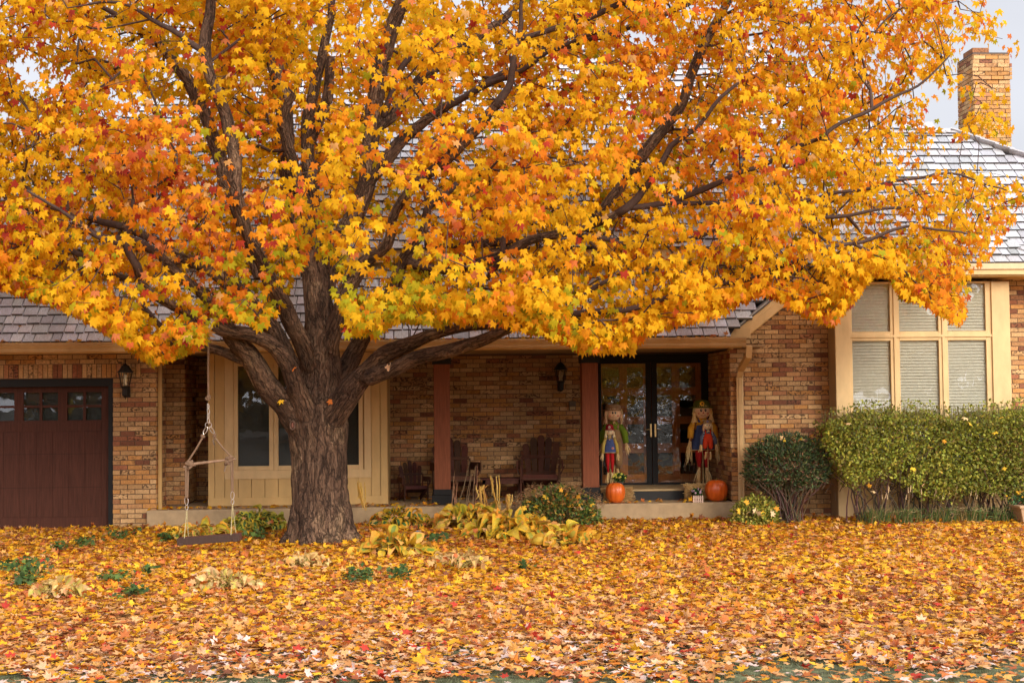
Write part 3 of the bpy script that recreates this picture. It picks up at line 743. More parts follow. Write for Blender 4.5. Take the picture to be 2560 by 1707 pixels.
def flower_pot(px, Y, pyb, pyt, rad, fcol, label, cup, nfl):
    c = W(px, pyt, Y); zb_ = Z(px, pyb, Y); r = empty('flower_pot', (c.x, Y, zb_), label, 'flower pot')
    g = MB()
    if cup == 'picket':
        for k in range(5): x = c.x - .075 + k * .034; g.prism([(x, zb_), (x + .022, zb_), (x + .022, zb_ + .11), (x + .011, zb_ + .128), (x, zb_ + .11)], Y - .09, Y - .08, (.72, .52, .40))
        for z in (.03, .08): g.box(c.x - .08, c.x + .085, Y - .08, Y - .072, zb_ + z, zb_ + z + .014, (.72, .52, .40))
        g.lathe((c.x, Y, zb_), [(.06, 0), (.075, .12)], 12, (.2, .09, .05))
        g.build('picket_planter', M_PLAIN, r); zb2 = zb_ + .11
    else:
        g.lathe((c.x, Y, zb_), [(.06, 0), (.08, .12), (.085, .13)], 14, (.08, .08, .07)); g.build('pot', M_PLAIN, r); zb2 = zb_ + .12
    n = 260; h = c.z - zb2
    P = rng.normal(0, 1, (n, 3)); P /= np.linalg.norm(P, axis=1, keepdims=True); P = P * (rad, rad, h * .5) * rng.uniform(.6, 1, (n, 1)) + (c.x, Y, zb2 + h * .5)
    U = rng.normal(0, .6, (n, 3)) + (P - (c.x, Y, zb2)) * 6; Nn = rng.normal(0, 1, (n, 3))
    V, F, C = scatter(*OVAL, P, U, Nn, rng.uniform(.03, .05, n), cols([(.03, .09, .02), (.05, .13, .03)], n))
    np_mesh('foliage', V, F, C, M_GREEN, r)
    g = MB()
    for k in range(nfl):
        a = random.uniform(PI * .9, PI * 2.1); e = random.uniform(-.1, 1.3); d = Vector((math.cos(a) * math.cos(e), math.sin(a) * math.cos(e), math.sin(e)))
        p = Vector((c.x + d.x * rad, Y + d.y * rad, zb2 + h * .5 + d.z * h * .52))
        g.ball(p, .018, tuple(q * random.uniform(.8, 1.1) for q in fcol), 7, 4)
    g.build('blossoms', M_CLOTH, r)
flower_pot(1546, 22.75, 1224, 1184, .11, (.85, .72, .12), 'pot of yellow mums behind the tall oval pumpkin', 'pot', 22)
flower_pot(1742, 22.02, 1257, 1222, .075, (.66, .42, .58), 'little picket-fence planter with purple flowers beside the round pumpkin', 'picket', 14)

# ================================================================ scarecrow dolls
SKIN = (.90, .60, .34)
def strands(g, p, d, n, L, spread, rad=.0055, pal=STR):
    p = Vector(p); d = Vector(d).normalized()
    for k in range(n):
        v = (d + Vector((random.gauss(0, spread), random.gauss(0, spread), random.gauss(0, spread * .4)))).normalized() * L * random.uniform(.6, 1.1)
        m = p + v * .5 + Vector((random.gauss(0, .01), random.gauss(0, .01), 0)) * (L / .3)
        c = random.choice(pal); k_ = random.uniform(.9, 1.35)
        g.tube([p + Vector((random.gauss(0, .008), random.gauss(0, .008), 0)), m, p + v], [rad, rad, rad * .5], 3, tuple(min(.9, q * k_) for q in c), caps=False)
def doll(px, Y, pys, label, sp, tilt=0):
    """pys: hat top, head centre, shoulder, waist, hem, feet (photo rows)"""
    x = X(px, Y); zt, zh, zs, zw, zm, zf = (Z(px, p, Y) for p in pys)
    r = empty('scarecrow', (x, Y, ZS), label, 'scarecrow', 'scarecrow dolls by the front doors')
    K = (.55, .36, .16); hr = sp['head']; s = hr / .115
    g = MB(); g.tube([(x + .01, Y + .03, ZS), (x, Y + .03, zh)], .011 * max(s, .7), 6, (.52, .34, .14)); g.build('stake', M_TWIG, r)
    g = MB(); g.ball((x, Y, zh), (hr, hr * .8, hr * .92), SKIN if not sp.get('pale') else (.92, .78, .48), 20, 14); hd_ = g.build('head', M_CLOTH, r, smooth=True)
    g = MB(); f = Y - hr * .78                         # sewn face
    for sx in (-1, 1):
        g.ball((x + sx * hr * sp.get('eye', .26), f + hr * .02, zh + hr * .12), (hr * .13, hr * .05, hr * .17), (.02, .015, .015), 8, 5)
        g.ball((x + sx * hr * sp.get('eye', .26) + hr * .03, f - hr * .03, zh + hr * .18), (hr * .04, hr * .03, hr * .05), (.8, .8, .75), 6, 4)
        g.ball((x + sx * hr * .5, f + hr * .13, zh - hr * .25), (hr * .16, hr * .04, hr * .12), (.72, .22, .13), 8, 5)
    g.lathe((x, f - hr * .02, zh - hr * .22), [(.001, hr * .2), (hr * .05, hr * .1), (hr * .12, -hr * .02), (.001, -hr * .03)], 5, sp.get('nose', (.65, .28, .12)))
    g.tube([(x + hr * q * .42, f + hr * (.03 + .16 * q * q), zh - hr * (.52 - .16 * q * q)) for q in (-1, -.5, 0, .5, 1)], hr * .022, 4, (.25, .05, .03)); g.build('face', M_PLAIN, hd_)
    # hair
    g = MB()
    for sx in (-1, 1):
        for k in range(26 if not sp.get('braid') else 16):
            a = random.uniform(.0, .5); L_ = hr * random.uniform(.8, 1.6)
            p = Vector((x + sx * hr * random.uniform(.75, 1.0), Y + random.uniform(-.5, .5) * hr, zh + hr * random.uniform(-.1, .65)))
            g.tube([p, p + Vector((sx * .15 * hr, -.1 * hr, -L_ * .5)), p + Vector((sx * random.uniform(0, .3) * hr, -.1 * hr, -L_))], hr * .05, 4, tuple(q * random.uniform(.85, 1.15) for q in sp['hair']), caps=False)
        if sp.get('braid'):
            q = Vector((x + sx * hr * 1.02, Y - hr * .3, zh - hr * .25))
            g.ball(q, hr * .24, sp['hair'], 9, 6); g.lathe(q, [(hr * .42, -hr * 1.05), (hr * .16, -hr * .2), (hr * .1, 0)], 9, sp['hair']); g.ball(q + Vector((0, 0, -hr * .16)), hr * .13, sp['trim'], 7, 5)
    for k in range(9):
        u = (k - 4) / 4; p = Vector((x + u * hr * .85, Y - hr * (.8 - .35 * u * u), zh + hr * (.72 - .2 * u * u)))
        g.tube([p, p + Vector((0, -.05 * hr, -hr * random.uniform(.12, .3)))], hr * .06, 4, sp['hair'], caps=False)
    g.build('hair', M_STRAW, r)
    # hat: crown and brim
    g = MB(); zb_ = zh + hr * .45; ht = zt - zb_; br = sp['brim'] * hr
    g.lathe((x, Y + hr * .12, zb_), [(hr * .95, 0), (br, -.03 * ht), (br * 1.0, .06 * ht), (hr * 1.0, .14 * ht), (hr * 1.0, .55 * ht), (hr * .78, .88 * ht), (hr * .2, ht), (.002, ht * .98)], 18, sp['hat'], 1, .85, fn=lambda a: 1 + .05 * math.sin(3 * a) + .03 * math.sin(5 * a + 1))
    g.build('hat', M_CLOTH, r, smooth=True)
    if sp.get('flower'):
        g = MB(); q = Vector((x - hr * .15, Y - hr * .85, zb_ + ht * .5))
        for k in range(9): a = k * 2 * PI / 9; g.ball(q + Vector((math.cos(a), 0, math.sin(a))) * hr * .17, (hr * .12, hr * .04, hr * .12), sp['flower'], 6, 4)
        g.ball(q + Vector((0, -.01, 0)), (hr * .12, hr * .06, hr * .12), (.18, .04, .02), 7, 5); g.build('flower', M_CLOTH, r)
    # shirt with hanging sleeves
    sh = sp['shoulder']; g = MB(); zm2 = (zs + zw) / 2
    g.lathe((x, Y + .01, 0), [(hr * .35, zs + .03 * s), (sh * .7, zs), (sh * .95, zs - .05 * s), (sh * .85, zm2), (sh * .8, zw)], 14, sp['shirt'], 1, .55)
    he = zs - (zs - zm) * sp.get('arm', .62)
    for sx in (-1, 1):
        g.tube([(x + sx * sh * .7, Y, zs - .03 * s), (x + sx * sh * 1.25, Y - .02, (zs + he) / 2), (x + sx * sh * 1.38, Y - .04, he)], [.045 * s, .05 * s, .042 * s], 9, sp['shirt'])
    for k in range(sp.get('patch', 0)):
        sx = random.choice((-1, 1)); t = random.random(); q = Vector((x + sx * (sh * .75 + sh * .62 * t), Y - .05 * s, zs - .04 * s + (he - zs) * t)); g.ball(q, (.014 * s, .012, .018 * s), sp['patchcol'], 6, 4)
    g.build('shirt', M_CLOTH, r, smooth=True)
    for sx in (-1, 1): g = MB(); strands(g, (x + sx * sh * 1.38, Y - .04, he + .01), (sx * .12, -.05, -1), sp.get('nh', 22), sp['hand'], .16 if sp['hand'] < .3 else .12); g.build('straw_hand', M_STRAW, r)
    g = MB(); strands(g, (x, Y - hr * .5, zh - hr * .95), (0, -.3, -1), 10, hr * .6, .5); g.build('straw_collar', M_STRAW, r)
    for sx in (-1, 1): g = MB(); strands(g, (x + sx * sh * .38, Y, zf + sp['foot'] * .95), (sx * .12, 0, -1), sp.get('nf', 40), sp['foot'], .10); g.build('straw_foot', M_STRAW, r)
    g = MB()
    if sp['kind'] == 'dress':
        g.lathe((x, Y, 0), [(sh * .62, zs - .04 * s), (sh * .72, zm2), (sh * .85, zw), (sh * 1.15, (zw + zm) / 2), (sh * 1.38, zm + .01), (sh * 1.3, zm)], 22, sp['dress'], 1, .6, fn=lambda a: 1 + .05 * math.sin(7 * a))
        g.lathe((x, Y, 0), [(sh * 1.33, zm - .004), (sh * 1.36, zm + .012)], 22, (.6, .45, .25), 1, .6, fn=lambda a: 1 + .05 * math.sin(7 * a))
        for sx in (-1, 1): g.bar((x + sx * sh * .4, Y - sh * .45, zs - .05 * s), (x + sx * sh * .45, Y - .02, zs + .01), .03 * s, .008, sp['dress'], (0, 1, 0))
        g.build('dress', M_CLOTH, r, smooth=True)
        if sp.get('heart'): q = MB(); q.ball((x + sh * .45, Y - sh * .78, (zw + zm) / 2 - .01), (.022, .012, .02), sp['heart'], 8, 5); q.ball((x - sh * .1, Y - sh * .62, zm2), (.012, .01, .012), (.8, .5, .4), 7, 5); q.build('patch', M_CLOTH, r)
        g = MB()
        for sx in (-1, 1): g.tube([(x + sx * sh * .42, Y, zm + .02), (x + sx * sh * .45, Y, (zm + zf + sp['foot']) / 2), (x + sx * sh * .38, Y, zf + sp['foot'] * .85)], [sh * .42, sh * .36, sh * .14], 9, sp['leg'])
        g.build('trousers', M_CLOTH, r, smooth=True)
    else:
        g.lathe((x, Y, 0), [(sh * .55, zs - .06 * s), (sh * .8, zm2), (sh * .92, zw), (sh * .95, zw - .05)], 14, sp['dress'], 1, .62)
        for sx in (-1, 1):
            g.tube([(x + sx * sh * .42, Y, zw + .01), (x + sx * sh * .52, Y, (zw + zm) / 2), (x + sx * sh * .56, Y, zm + .05 * s), (x + sx * sh * .45, Y, zm)], [sh * .5, sh * .52, sh * .46, sh * .18], 10, sp['dress'])
            g.bar((x + sx * sh * .45, Y - sh * .5, zs - .08 * s), (x + sx * sh * .5, Y - .01, zs + .02), .03 * s, .01, sp['strap'], (0, 1, 0))
        g.build('overalls', M_CLOTH, r, smooth=True)
DEN = (.055, .085, .20)
doll(1533, 22.98, (1009, 1034, 1058, 1096, 1168, 1207), 'tall scarecrow with brown floppy hat, green shirt and brown overalls left of the doors',
     dict(head=.125, hair=(.72, .47, .24), hat=(.34, .20, .10), brim=1.28, shoulder=.14, shirt=(.16, .24, .02), dress=(.30, .175, .08), strap=(.30, .175, .08), kind='overalls', hand=.20, foot=.24, eye=.16, trim=(.5, .3, .1), arm=.45))
doll(1755, 22.95, (999, 1028, 1046, 1080, 1124, 1208), 'tall scarecrow with green hat and sunflower, denim dress and red trousers right of the doors',
     dict(head=.135, hair=(.78, .52, .20), hat=(.12, .15, .025), brim=1.5, shoulder=.15, shirt=(.66, .32, .03), dress=DEN, kind='dress', hand=.42, foot=.30, braid=1, flower=(.85, .5, .04), nose=(.55, .05, .03), leg=(.42, .02, .02), trim=(.6, .4, .1), patch=26, patchcol=(.2, .06, .02), arm=.62))
doll(1523, 22.72, (1060, 1079, 1091, 1106, 1131, 1205), 'small scarecrow girl with dark red hat and denim skirt with a heart patch',
     dict(head=.065, pale=1, hair=(.85, .70, .38), hat=(.33, .015, .025), brim=1.45, shoulder=.085, shirt=(.60, .45, .10), dress=(.07, .10, .24), kind='dress', hand=.12, foot=.17, braid=1, flower=(.8, .7, .5), heart=(.75, .35, .3), leg=(.5, .02, .02), trim=(.8, .6, .3), patch=16, patchcol=(.3, .05, .1), arm=1.05, nh=16, nf=26))
doll(1768, 22.66, (1048, 1064, 1077, 1096, 1122, 1147), 'small scarecrow boy with brown pointed hat and red overalls',
     dict(head=.068, pale=1, hair=(.85, .62, .30), hat=(.40, .25, .12), brim=1.15, shoulder=.085, shirt=(.10, .11, .16), dress=(.66, .06, .02), strap=(.6, .05, .02), kind='overalls', hand=.13, foot=.12, flower=(.3, .3, .4), trim=(.8, .6, .3), patch=22, patchcol=(.6, .6, .6), arm=.75, nh=24, nf=22))

# ================================================================ rope swing
YSW = 18.12
def tp_sw(x, y, Y): return W(x * 1.0884, y * 1.0884, Y)
def S_(px, py, dy=0): return W(px, py, YSW + dy)
sw = empty('rope_swing', S_(525, 1350), 'old rope swing with wooden board seat hanging from the low left limb', 'swing')
RP = (.21, .13, .08); RW = (.52, .42, .32)
g = MB(); lc = tp_sw(475, 746, 18.1)
g.tube([lc + Vector((0, .12 * math.cos(a), .12 * math.sin(a))) for a in [2 * PI * i / 14 for i in range(15)]], .014, 6, RP)
g.tube([lc + Vector((.01, -.12, -.02)), S_(521, 860), S_(520, 915), S_(521, 1000)], .013, 6, RP); g.build('hanging_rope', M_ROPE, sw)
def knot(g, p, r, n=4, col=RP):
    for k in range(n):
        a = random.uniform(0, PI); ax = Vector((math.cos(a), random.uniform(-.6, .6), math.sin(a))).normalized(); u = ax.orthogonal().normalized(); w = ax.cross(u)
        c = Vector(p) + Vector((random.gauss(0, r * .25), 0, random.gauss(0, r * .4)))
        g.tube([c + (u * math.cos(t) + w * math.sin(t)) * r * .7 for t in [2 * PI * i / 8 for i in range(9)]], r * .36, 5, col)
g = MB(); knot(g, S_(520, 997), .036); knot(g, S_(507, 1090), .03); knot(g, S_(536, 1090), .028); knot(g, S_(475, 1160), .055, 6); knot(g, S_(573, 1148), .05, 6)
g.tube([S_(538, 1094), S_(532, 1102), S_(536, 1112)], .009, 5, (.2, .14, .1)); g.tube([S_(566, 1155), S_(563, 1168), S_(561, 1178)], .009, 5, (.2, .14, .1)); g.build('knots', M_ROPE, sw)
def link(g, a, b, w, r=.0055, col=(.8, .74, .66)):
    a, b = Vector(a), Vector(b); m = (a + b) / 2; d = (b - a) / 2; s = Vector((0, 1, 0)).cross(d).normalized() * w
    g.tube([m + d * math.cos(t) + s * math.sin(t) for t in [2 * PI * i / 12 for i in range(13)]], r, 5, col)
g = MB()
for k in range(4): link(g, S_(520, 1008 + k * 12), S_(521 + (k % 2), 1023 + k * 12), .009 + .004 * (k % 2))
link(g, S_(521, 1055), S_(521, 1069), .04, .005); link(g, S_(518, 1067), S_(509, 1085), .018); link(g, S_(524, 1067), S_(535, 1083), .018)
link(g, S_(465, 1242), S_(467, 1262), .022); link(g, S_(466, 1262), S_(467, 1274), .018); link(g, S_(581, 1228), S_(581, 1248), .022); link(g, S_(581, 1248), S_(581, 1260), .018)
g.build('carabiners', M_METAL, sw)
g = MB()
g.tube([S_(507, 1092), S_(490, 1122), S_(470, 1153)], .013, 6, RP); g.tube([S_(536, 1092), S_(556, 1118), S_(578, 1141)], .013, 6, RP)
for dx, dy in ((-3, -.03), (0, 0), (4, .03)): g.tube([S_(467 + dx, 1165, dy), S_(466 + dx * .6, 1243, dy * .3)], .012, 6, RP)
for dx, dy in ((-2, -.02), (2.5, .03)): g.tube([S_(579 + dx, 1148, dy), S_(581 + dx * .5, 1228, dy * .3)], .012, 6, RP)
g.build('side_ropes', M_ROPE, sw)
g = MB()
g.tube([S_(467, 1274), S_(460, 1352, -.12)], .006, 5, (.45, .38, .20)); g.tube([S_(467, 1274), S_(471, 1345, .12)], .006, 5, (.45, .38, .20)); g.build('seat_cord', M_ROPE, sw); g = MB()
g.tube([S_(581, 1260), S_(577, 1340, -.12)], .006, 5, (.45, .38, .20)); g.tube([S_(581, 1260), S_(590, 1335, .12)], .006, 5, (.45, .38, .20)); g.build('seat_cord', M_ROPE, sw)
g = MB(); g.tube([S_(459, 1168), S_(485, 1159), S_(530, 1154), S_(589, 1147)], [.016, .018, .017, .014], 7, (.30, .19, .12)); g.build('spreader_stick', M_TWIG, sw)
g = MB(); a, b = S_(447, 1352), S_(602, 1341); d = (b - a).normalized()
for k in range(3): o = Vector((0, -.13 + k * .11, 0)); g.bar(a + o, b + o, .085, .024, (.06 + .015 * k, .034, .025), up=(0, 1, 0))
for t in (.07, .93): p = a + (b - a) * t; g.bar(p + Vector((0, -.17, -.03)), p + Vector((0, .13, -.03)), .05, .03, (.07, .04, .03), up=(0, 0, 1))
g.build('board_seat', M_REDWOOD, sw, bevel=.004)
# ================================================================ maple tree
D = 1.0884
def tp(x, y, Y): return W(x * D, y * D, Y)
TY = 19.35
LIMBS = [  # (display-pixel x, y, depth, diameter in display px)
 [(738, 1262, TY, 175), (738, 1235, TY, 146), (738, 1200, TY, 132), (735, 1120, TY, 128), (735, 1040, TY, 128), (730, 980, TY, 142), (728, 930, TY, 132), (735, 880, TY, 98), (738, 800, TY, 80), (732, 700, TY, 72), (722, 620, TY + .1, 60), (690, 500, TY + .2, 52), (662, 380, TY + .4, 46), (650, 240, TY + .6, 42), (625, 120, TY + .7, 38), (598, 0, TY + .8, 34), (580, -160, TY + .8, 26), (570, -300, TY + .9, 14)],
 [(690, 985, TY - .1, 62), (645, 920, TY - .3, 58), (598, 860, TY - .5, 54), (560, 800, TY - .7, 46), (530, 770, TY - .9, 42), (480, 690, TY - 1.1, 30), (420, 640, TY - 1.3, 24), (330, 560, TY - 1.6, 20), (240, 545, TY - 1.9, 16), (150, 490, TY - 2.2, 12), (60, 430, TY - 2.4, 8)],
 [(705, 950, TY - .3, 52), (674, 870, TY - .5, 44), (636, 800, TY - .7, 36), (570, 768, TY - .95, 34), (510, 757, TY - 1.15, 32), (466, 742, TY - 1.25, 30)],
 [(585, 835, TY - .55, 26), (545, 822, TY - .65, 25), (500, 803, TY - .75, 24), (460, 795, TY - .8, 22), (425, 783, TY - .9, 18), (380, 760, TY - 1.1, 12), (330, 700, TY - 1.3, 9)],
 [(470, 745, TY - 1.3, 20), (420, 715, TY - 1.5, 24), (372, 690, TY - 1.7, 22), (325, 650, TY - 1.9, 22), (312, 610, TY - 2.1, 20), (290, 560, TY - 2.2, 17), (296, 510, TY - 2.3, 12), (308, 460, TY - 2.4, 8)],
 [(290, 560, TY - 2.2, 14), (240, 552, TY - 2.4, 13), (190, 525, TY - 2.6, 11), (140, 480, TY - 2.8, 8), (60, 440, TY - 3, 5)],
 [(690, 880, TY + .35, 46), (660, 820, TY + .3, 46), (635, 770, TY + .4, 40), (570, 690, TY + .6, 40), (500, 630, TY + .8, 36), (420, 590, TY + 1., 28), (330, 540, TY + 1.2, 20), (200, 500, TY + 1.6, 14), (60, 480, TY + 2, 8)],
 [(246, 627, TY - .6, 19), (200, 605, TY - .8, 17), (165, 578, TY - 1, 14), (100, 590, TY - 1.2, 10), (0, 595, TY - 1.5, 7)],
 [(420, 590, TY + 1., 20), (330, 640, TY + .2, 18), (246, 627, TY - .6, 19)],
 [(700, 800, TY - .3, 46), (650, 700, TY - .7, 40), (600, 600, TY - 1.1, 34), (560, 510, TY - 1.4, 31), (542, 440, TY - 1.6, 32), (538, 360, TY - 1.7, 34), (520, 270, TY - 1.8, 31), (492, 200, TY - 1.9, 27), (470, 120, TY - 2, 30), (482, 30, TY - 2, 26), (485, -80, TY - 2, 18), (470, -200, TY - 2, 10)],
 [(600, 640, TY - .2, 36), (560, 520, TY - .1, 34), (520, 420, TY, 34), (495, 330, TY + .1, 34), (460, 240, TY + .2, 32), (420, 170, TY + .3, 30), (380, 120, TY + .4, 20), (310, 60, TY + .6, 14), (220, 10, TY + .8, 10)],
 [(470, 120, TY - 2, 16), (430, 95, TY - 2.1, 15), (390, 70, TY - 2.2, 12), (300, 15, TY - 2.4, 8), (200, 8, TY - 2.6, 5)],
 [(745, 840, TY, 50), (790, 690, TY - .3, 40), (840, 600, TY - .5, 34), (890, 560, TY - .7, 28), (910, 480, TY - .9, 22), (960, 420, TY - 1.1, 26), (1050, 345, TY - 1.4, 28), (1120, 265, TY - 1.6, 26), (1165, 205, TY - 1.7, 18), (1190, 90, TY - 1.8, 12), (1200, 0, TY - 1.9, 8)],
 [(735, 700, TY + .2, 50), (780, 560, TY + .4, 46), (835, 450, TY + .4, 44), (850, 330, TY + .3, 42), (862, 230, TY + .3, 42), (880, 130, TY + .3, 40), (910, 40, TY + .3, 38), (940, -40, TY + .3, 34), (970, -180, TY + .3, 22), (990, -300, TY + .3, 12)],
 [(855, 300, TY + .3, 28), (900, 270, TY + .35, 26), (960, 190, TY + .5, 26), (1060, 110, TY + .8, 24), (1160, 40, TY + 1.1, 20), (1260, -60, TY + 1.4, 14)],
 [(830, 440, TY + .4, 34), (900, 350, TY + .2, 34), (960, 290, TY + .1, 26), (1070, 220, TY - .3, 16), (1200, 160, TY - .8, 12), (1300, 100, TY - 1, 10), (1450, 60, TY - 1.3, 7)],
 [(880, 270, TY + .3, 16), (930, 140, TY + .3, 14), (990, 100, TY + .4, 10)],
 [(760, 960, TY - .2, 66), (800, 905, TY - .4, 62), (850, 845, TY - .6, 44), (900, 805, TY - .8, 40), (960, 782, TY - 1, 34), (1040, 755, TY - 1.3, 26), (1130, 745, TY - 1.5, 22), (1250, 722, TY - 1.7, 18), (1400, 716, TY - 1.9, 15), (1520, 690, TY - 2, 13), (1660, 655, TY - 2.2, 12), (1800, 612, TY - 2.4, 12), (1880, 575, TY - 2.5, 11), (1960, 560, TY - 2.5, 9), (2100, 520, TY - 2.6, 7), (2220, 540, TY - 2.6, 4)],
 [(845, 870, TY - .7, 40), (900, 848, TY - .9, 38), (960, 822, TY - 1.1, 36), (1030, 805, TY - 1.3, 34), (1100, 785, TY - 1.5, 30), (1170, 752, TY - 1.7, 27), (1215, 735, TY - 1.9, 24), (1300, 705, TY - 2.2, 14), (1400, 640, TY - 2.5, 10)],
 [(765, 930, TY + .2, 50), (795, 850, TY + .25, 48), (830, 780, TY + .3, 40), (890, 690, TY + .2, 36), (925, 600, TY + .1, 30), (975, 520, TY - .1, 26), (985, 480, TY - .1, 18), (1050, 420, TY - .2, 12)],
 [(930, 600, TY + .1, 26), (1010, 620, TY - .2, 22), (1090, 607, TY - .5, 24), (1140, 590, TY - .7, 24), (1230, 548, TY - 1, 22), (1300, 535, TY - 1.2, 24), (1350, 520, TY - 1.3, 20), (1440, 478, TY - 1.5, 20), (1490, 420, TY - 1.6, 16), (1540, 340, TY - 1.7, 14), (1590, 300, TY - 1.8, 11), (1700, 180, TY - 2, 7)],
 [(1440, 478, TY - 1.5, 14), (1540, 465, TY - 1.6, 14), (1620, 430, TY - 1.7, 15), (1700, 400, TY - 1.9, 11), (1850, 330, TY - 2.1, 10), (1980, 260, TY - 2.2, 9), (2110, 195, TY - 2.3, 6), (2180, 130, TY - 2.3, 3)],
 [(1540, 465, TY - 1.6, 12), (1680, 470, TY - 1.7, 10), (1850, 458, TY - 1.8, 9), (2000, 430, TY - 1.9, 8), (2180, 400, TY - 2, 6), (2310, 440, TY - 2, 3)],
 [(1350, 520, TY + .6, 18), (1450, 400, TY + .5, 30), (1495, 330, TY + .5, 28), (1560, 250, TY + .6, 26), (1600, 140, TY + .7, 26), (1640, 60, TY + .8, 22), (1700, -40, TY + .9, 16)],
 [(975, 560, TY + .5, 24), (1100, 560, TY + .6, 22), (1250, 545, TY + .6, 20), (1350, 520, TY + .6, 18)],
 [(1120, 640, TY - .4, 12), (1150, 590, TY - .9, 15), (1160, 530, TY - 1, 9)],
 [(740, 640, TY + .1, 36), (700, 470, TY + .1, 30), (660, 330, TY - .2, 26), (650, 260, TY - .4, 20), (690, 200, TY - .5, 18)],
 [(740, 620, TY + .5, 34), (715, 430, TY + .5, 34), (705, 300, TY + .5, 30), (725, 190, TY + .6, 28), (755, 60, TY + .7, 20), (770, -60, TY + .8, 12)],
 [(712, 330, TY + .5, 24), (750, 230, TY + .4, 28), (760, 130, TY + .4, 20)],
 [(1300, 535, TY - 1.2, 12), (1500, 560, TY - 1, 12), (1700, 520, TY - .9, 10), (1900, 500, TY - .8, 9), (2100, 470, TY - .8, 6)],
 [(1960, 560, TY - 2.5, 8), (2060, 610, TY - 2.4, 7), (2110, 650, TY - 2.4, 5), (2160, 690, TY - 2.3, 3)],
 [(1190, 90, TY - 1.8, 12), (1300, 60, TY - 1.8, 14), (1400, 20, TY - 1.8, 14), (1500, -10, TY - 1.8, 12)],
 [(1070, 220, TY + .3, 14), (1250, 120, TY + .5, 16), (1400, 80, TY + .5, 14), (1560, 20, TY + .6, 12), (1680, -60, TY + .6, 8)],
]
def vnoise(P, seed=0):
    r = np.random.default_rng(seed); T = r.random((32, 32, 32)); i = np.floor(P).astype(int); f = P - i; f = f * f * (3 - 2 * f); o = 0
    for a in (0, 1):
        for b in (0, 1):
            for c in (0, 1):
                w = (f[:, 0] if a else 1 - f[:, 0]) * (f[:, 1] if b else 1 - f[:, 1]) * (f[:, 2] if c else 1 - f[:, 2]); o = o + w * T[(i[:, 0] + a) % 32, (i[:, 1] + b) % 32, (i[:, 2] + c) % 32]
    return o
tree = empty('maple_tree', W(803, 1362, TY), 'large sugar maple with orange and yellow autumn crown and thick forked trunk', 'tree')
def resample(L, step=.12):
    P = [tp(a, b, c) for a, b, c, d in L]; Rr = [d * D / 2 / FPX * c for a, b, c, d in L]
    n = len(P); out = []; ro = []
    for i in range(n - 1):
        p0, p1, p2, p3 = P[max(i - 1, 0)], P[i], P[i + 1], P[min(i + 2, n - 1)]
        k = max(2, int((p2 - p1).length / step))
        for j in range(k):
            t = j / k
            q = .5 * ((2 * p1) + (p2 - p0) * t + (2 * p0 - 5 * p1 + 4 * p2 - p3) * t * t + (-p0 + 3 * p1 - 3 * p2 + p3) * t ** 3)
            out.append(q); ro.append(Rr[i] * (1 - t) + Rr[i + 1] * t)
    out.append(P[-1]); ro.append(Rr[-1])
    # small natural wobble
    for i in range(3, len(out)):
        s = max(ro[i] * .22, .045 if ro[i] < .06 else 0) * (ro[0] < .3); out[i] = out[i] + Vector((math.sin(i * 1.3 + ro[0] * 90), math.sin(i * .9 + 2), math.cos(i * 1.1 + ro[0] * 50))) * s * .35
    return out, ro
tb_ = MB(); th_ = MB(); NODES = []; NR = []; NPAR = []; SK = []
for L in LIMBS:
    P, R_ = resample(L)
    # split: the thick portion goes into the fused trunk, the thin rest into the branch mesh
    k = next((i for i, r in enumerate(R_) if r < .052), len(P))
    if k > 3 and L[0][3] >= 46 and L[0][3] < 150:
        c_ax = W(800, 1000, TY); q0 = P[0].lerp(Vector((c_ax.x, c_ax.y, P[0].z - .1)), .55); q0.z = P[0].z - .42; P = [q0, q0.lerp(P[0], .5) ] + P; R_ = [R_[0] * .45, R_[0] * .85] + R_; k += 2
    if k > 3:
        tb_.tube(P[:k], R_[:k], 18 if R_[0] > .2 else 12); SK.append((P[:k], R_[:k]))
    if k < len(P) - 1:
        s = max(0, k - 2) if k > 3 else 0
        th_.tube(P[s:], R_[s:], 8, (.075, .045, .035))
    prev = -1
    for i in range(0, len(P), 2):
        NODES.append(P[i]); NR.append(R_[i]); NPAR.append(prev); prev = len(NODES) - 1
# root flare
for a, rr in ((200, .26), (250, .2), (300, .22), (340, .25), (20, .16), (150, .2), (95, .2)):
    a = math.radians(a); c = W(803, 1362, TY); c.z = 0
    tb_.tube([c + Vector((math.cos(a) * .2, math.sin(a) * .2, .5)), c + Vector((math.cos(a) * .36, math.sin(a) * .36, .12)), c + Vector((math.cos(a) * .62, math.sin(a) * .62, -.1))], [.2, .14, .06], 10)
me = bpy.data.meshes.new('tmp'); me.from_pydata([tuple(v) for v in tb_.v], [], tb_.f)
tmp = bpy.data.objects.new('tmp', me); COL.objects.link(tmp)
m_ = tmp.modifiers.new('r', 'REMESH'); m_.mode = 'VOXEL'; m_.voxel_size = .018; m_.use_smooth_shade = True
s_ = tmp.modifiers.new('s', 'SMOOTH'); s_.iterations = 4; s_.factor = .6
dg = bpy.context.evaluated_depsgraph_get(); ev = tmp.evaluated_get(dg); me2 = bpy.data.meshes.new_from_object(ev)
bpy.data.objects.remove(tmp); bpy.data.meshes.remove(me)
nv = len(me2.vertices); co = np.empty(nv * 3, np.float32); me2.vertices.foreach_get('co', co); co = co.reshape(-1, 3)
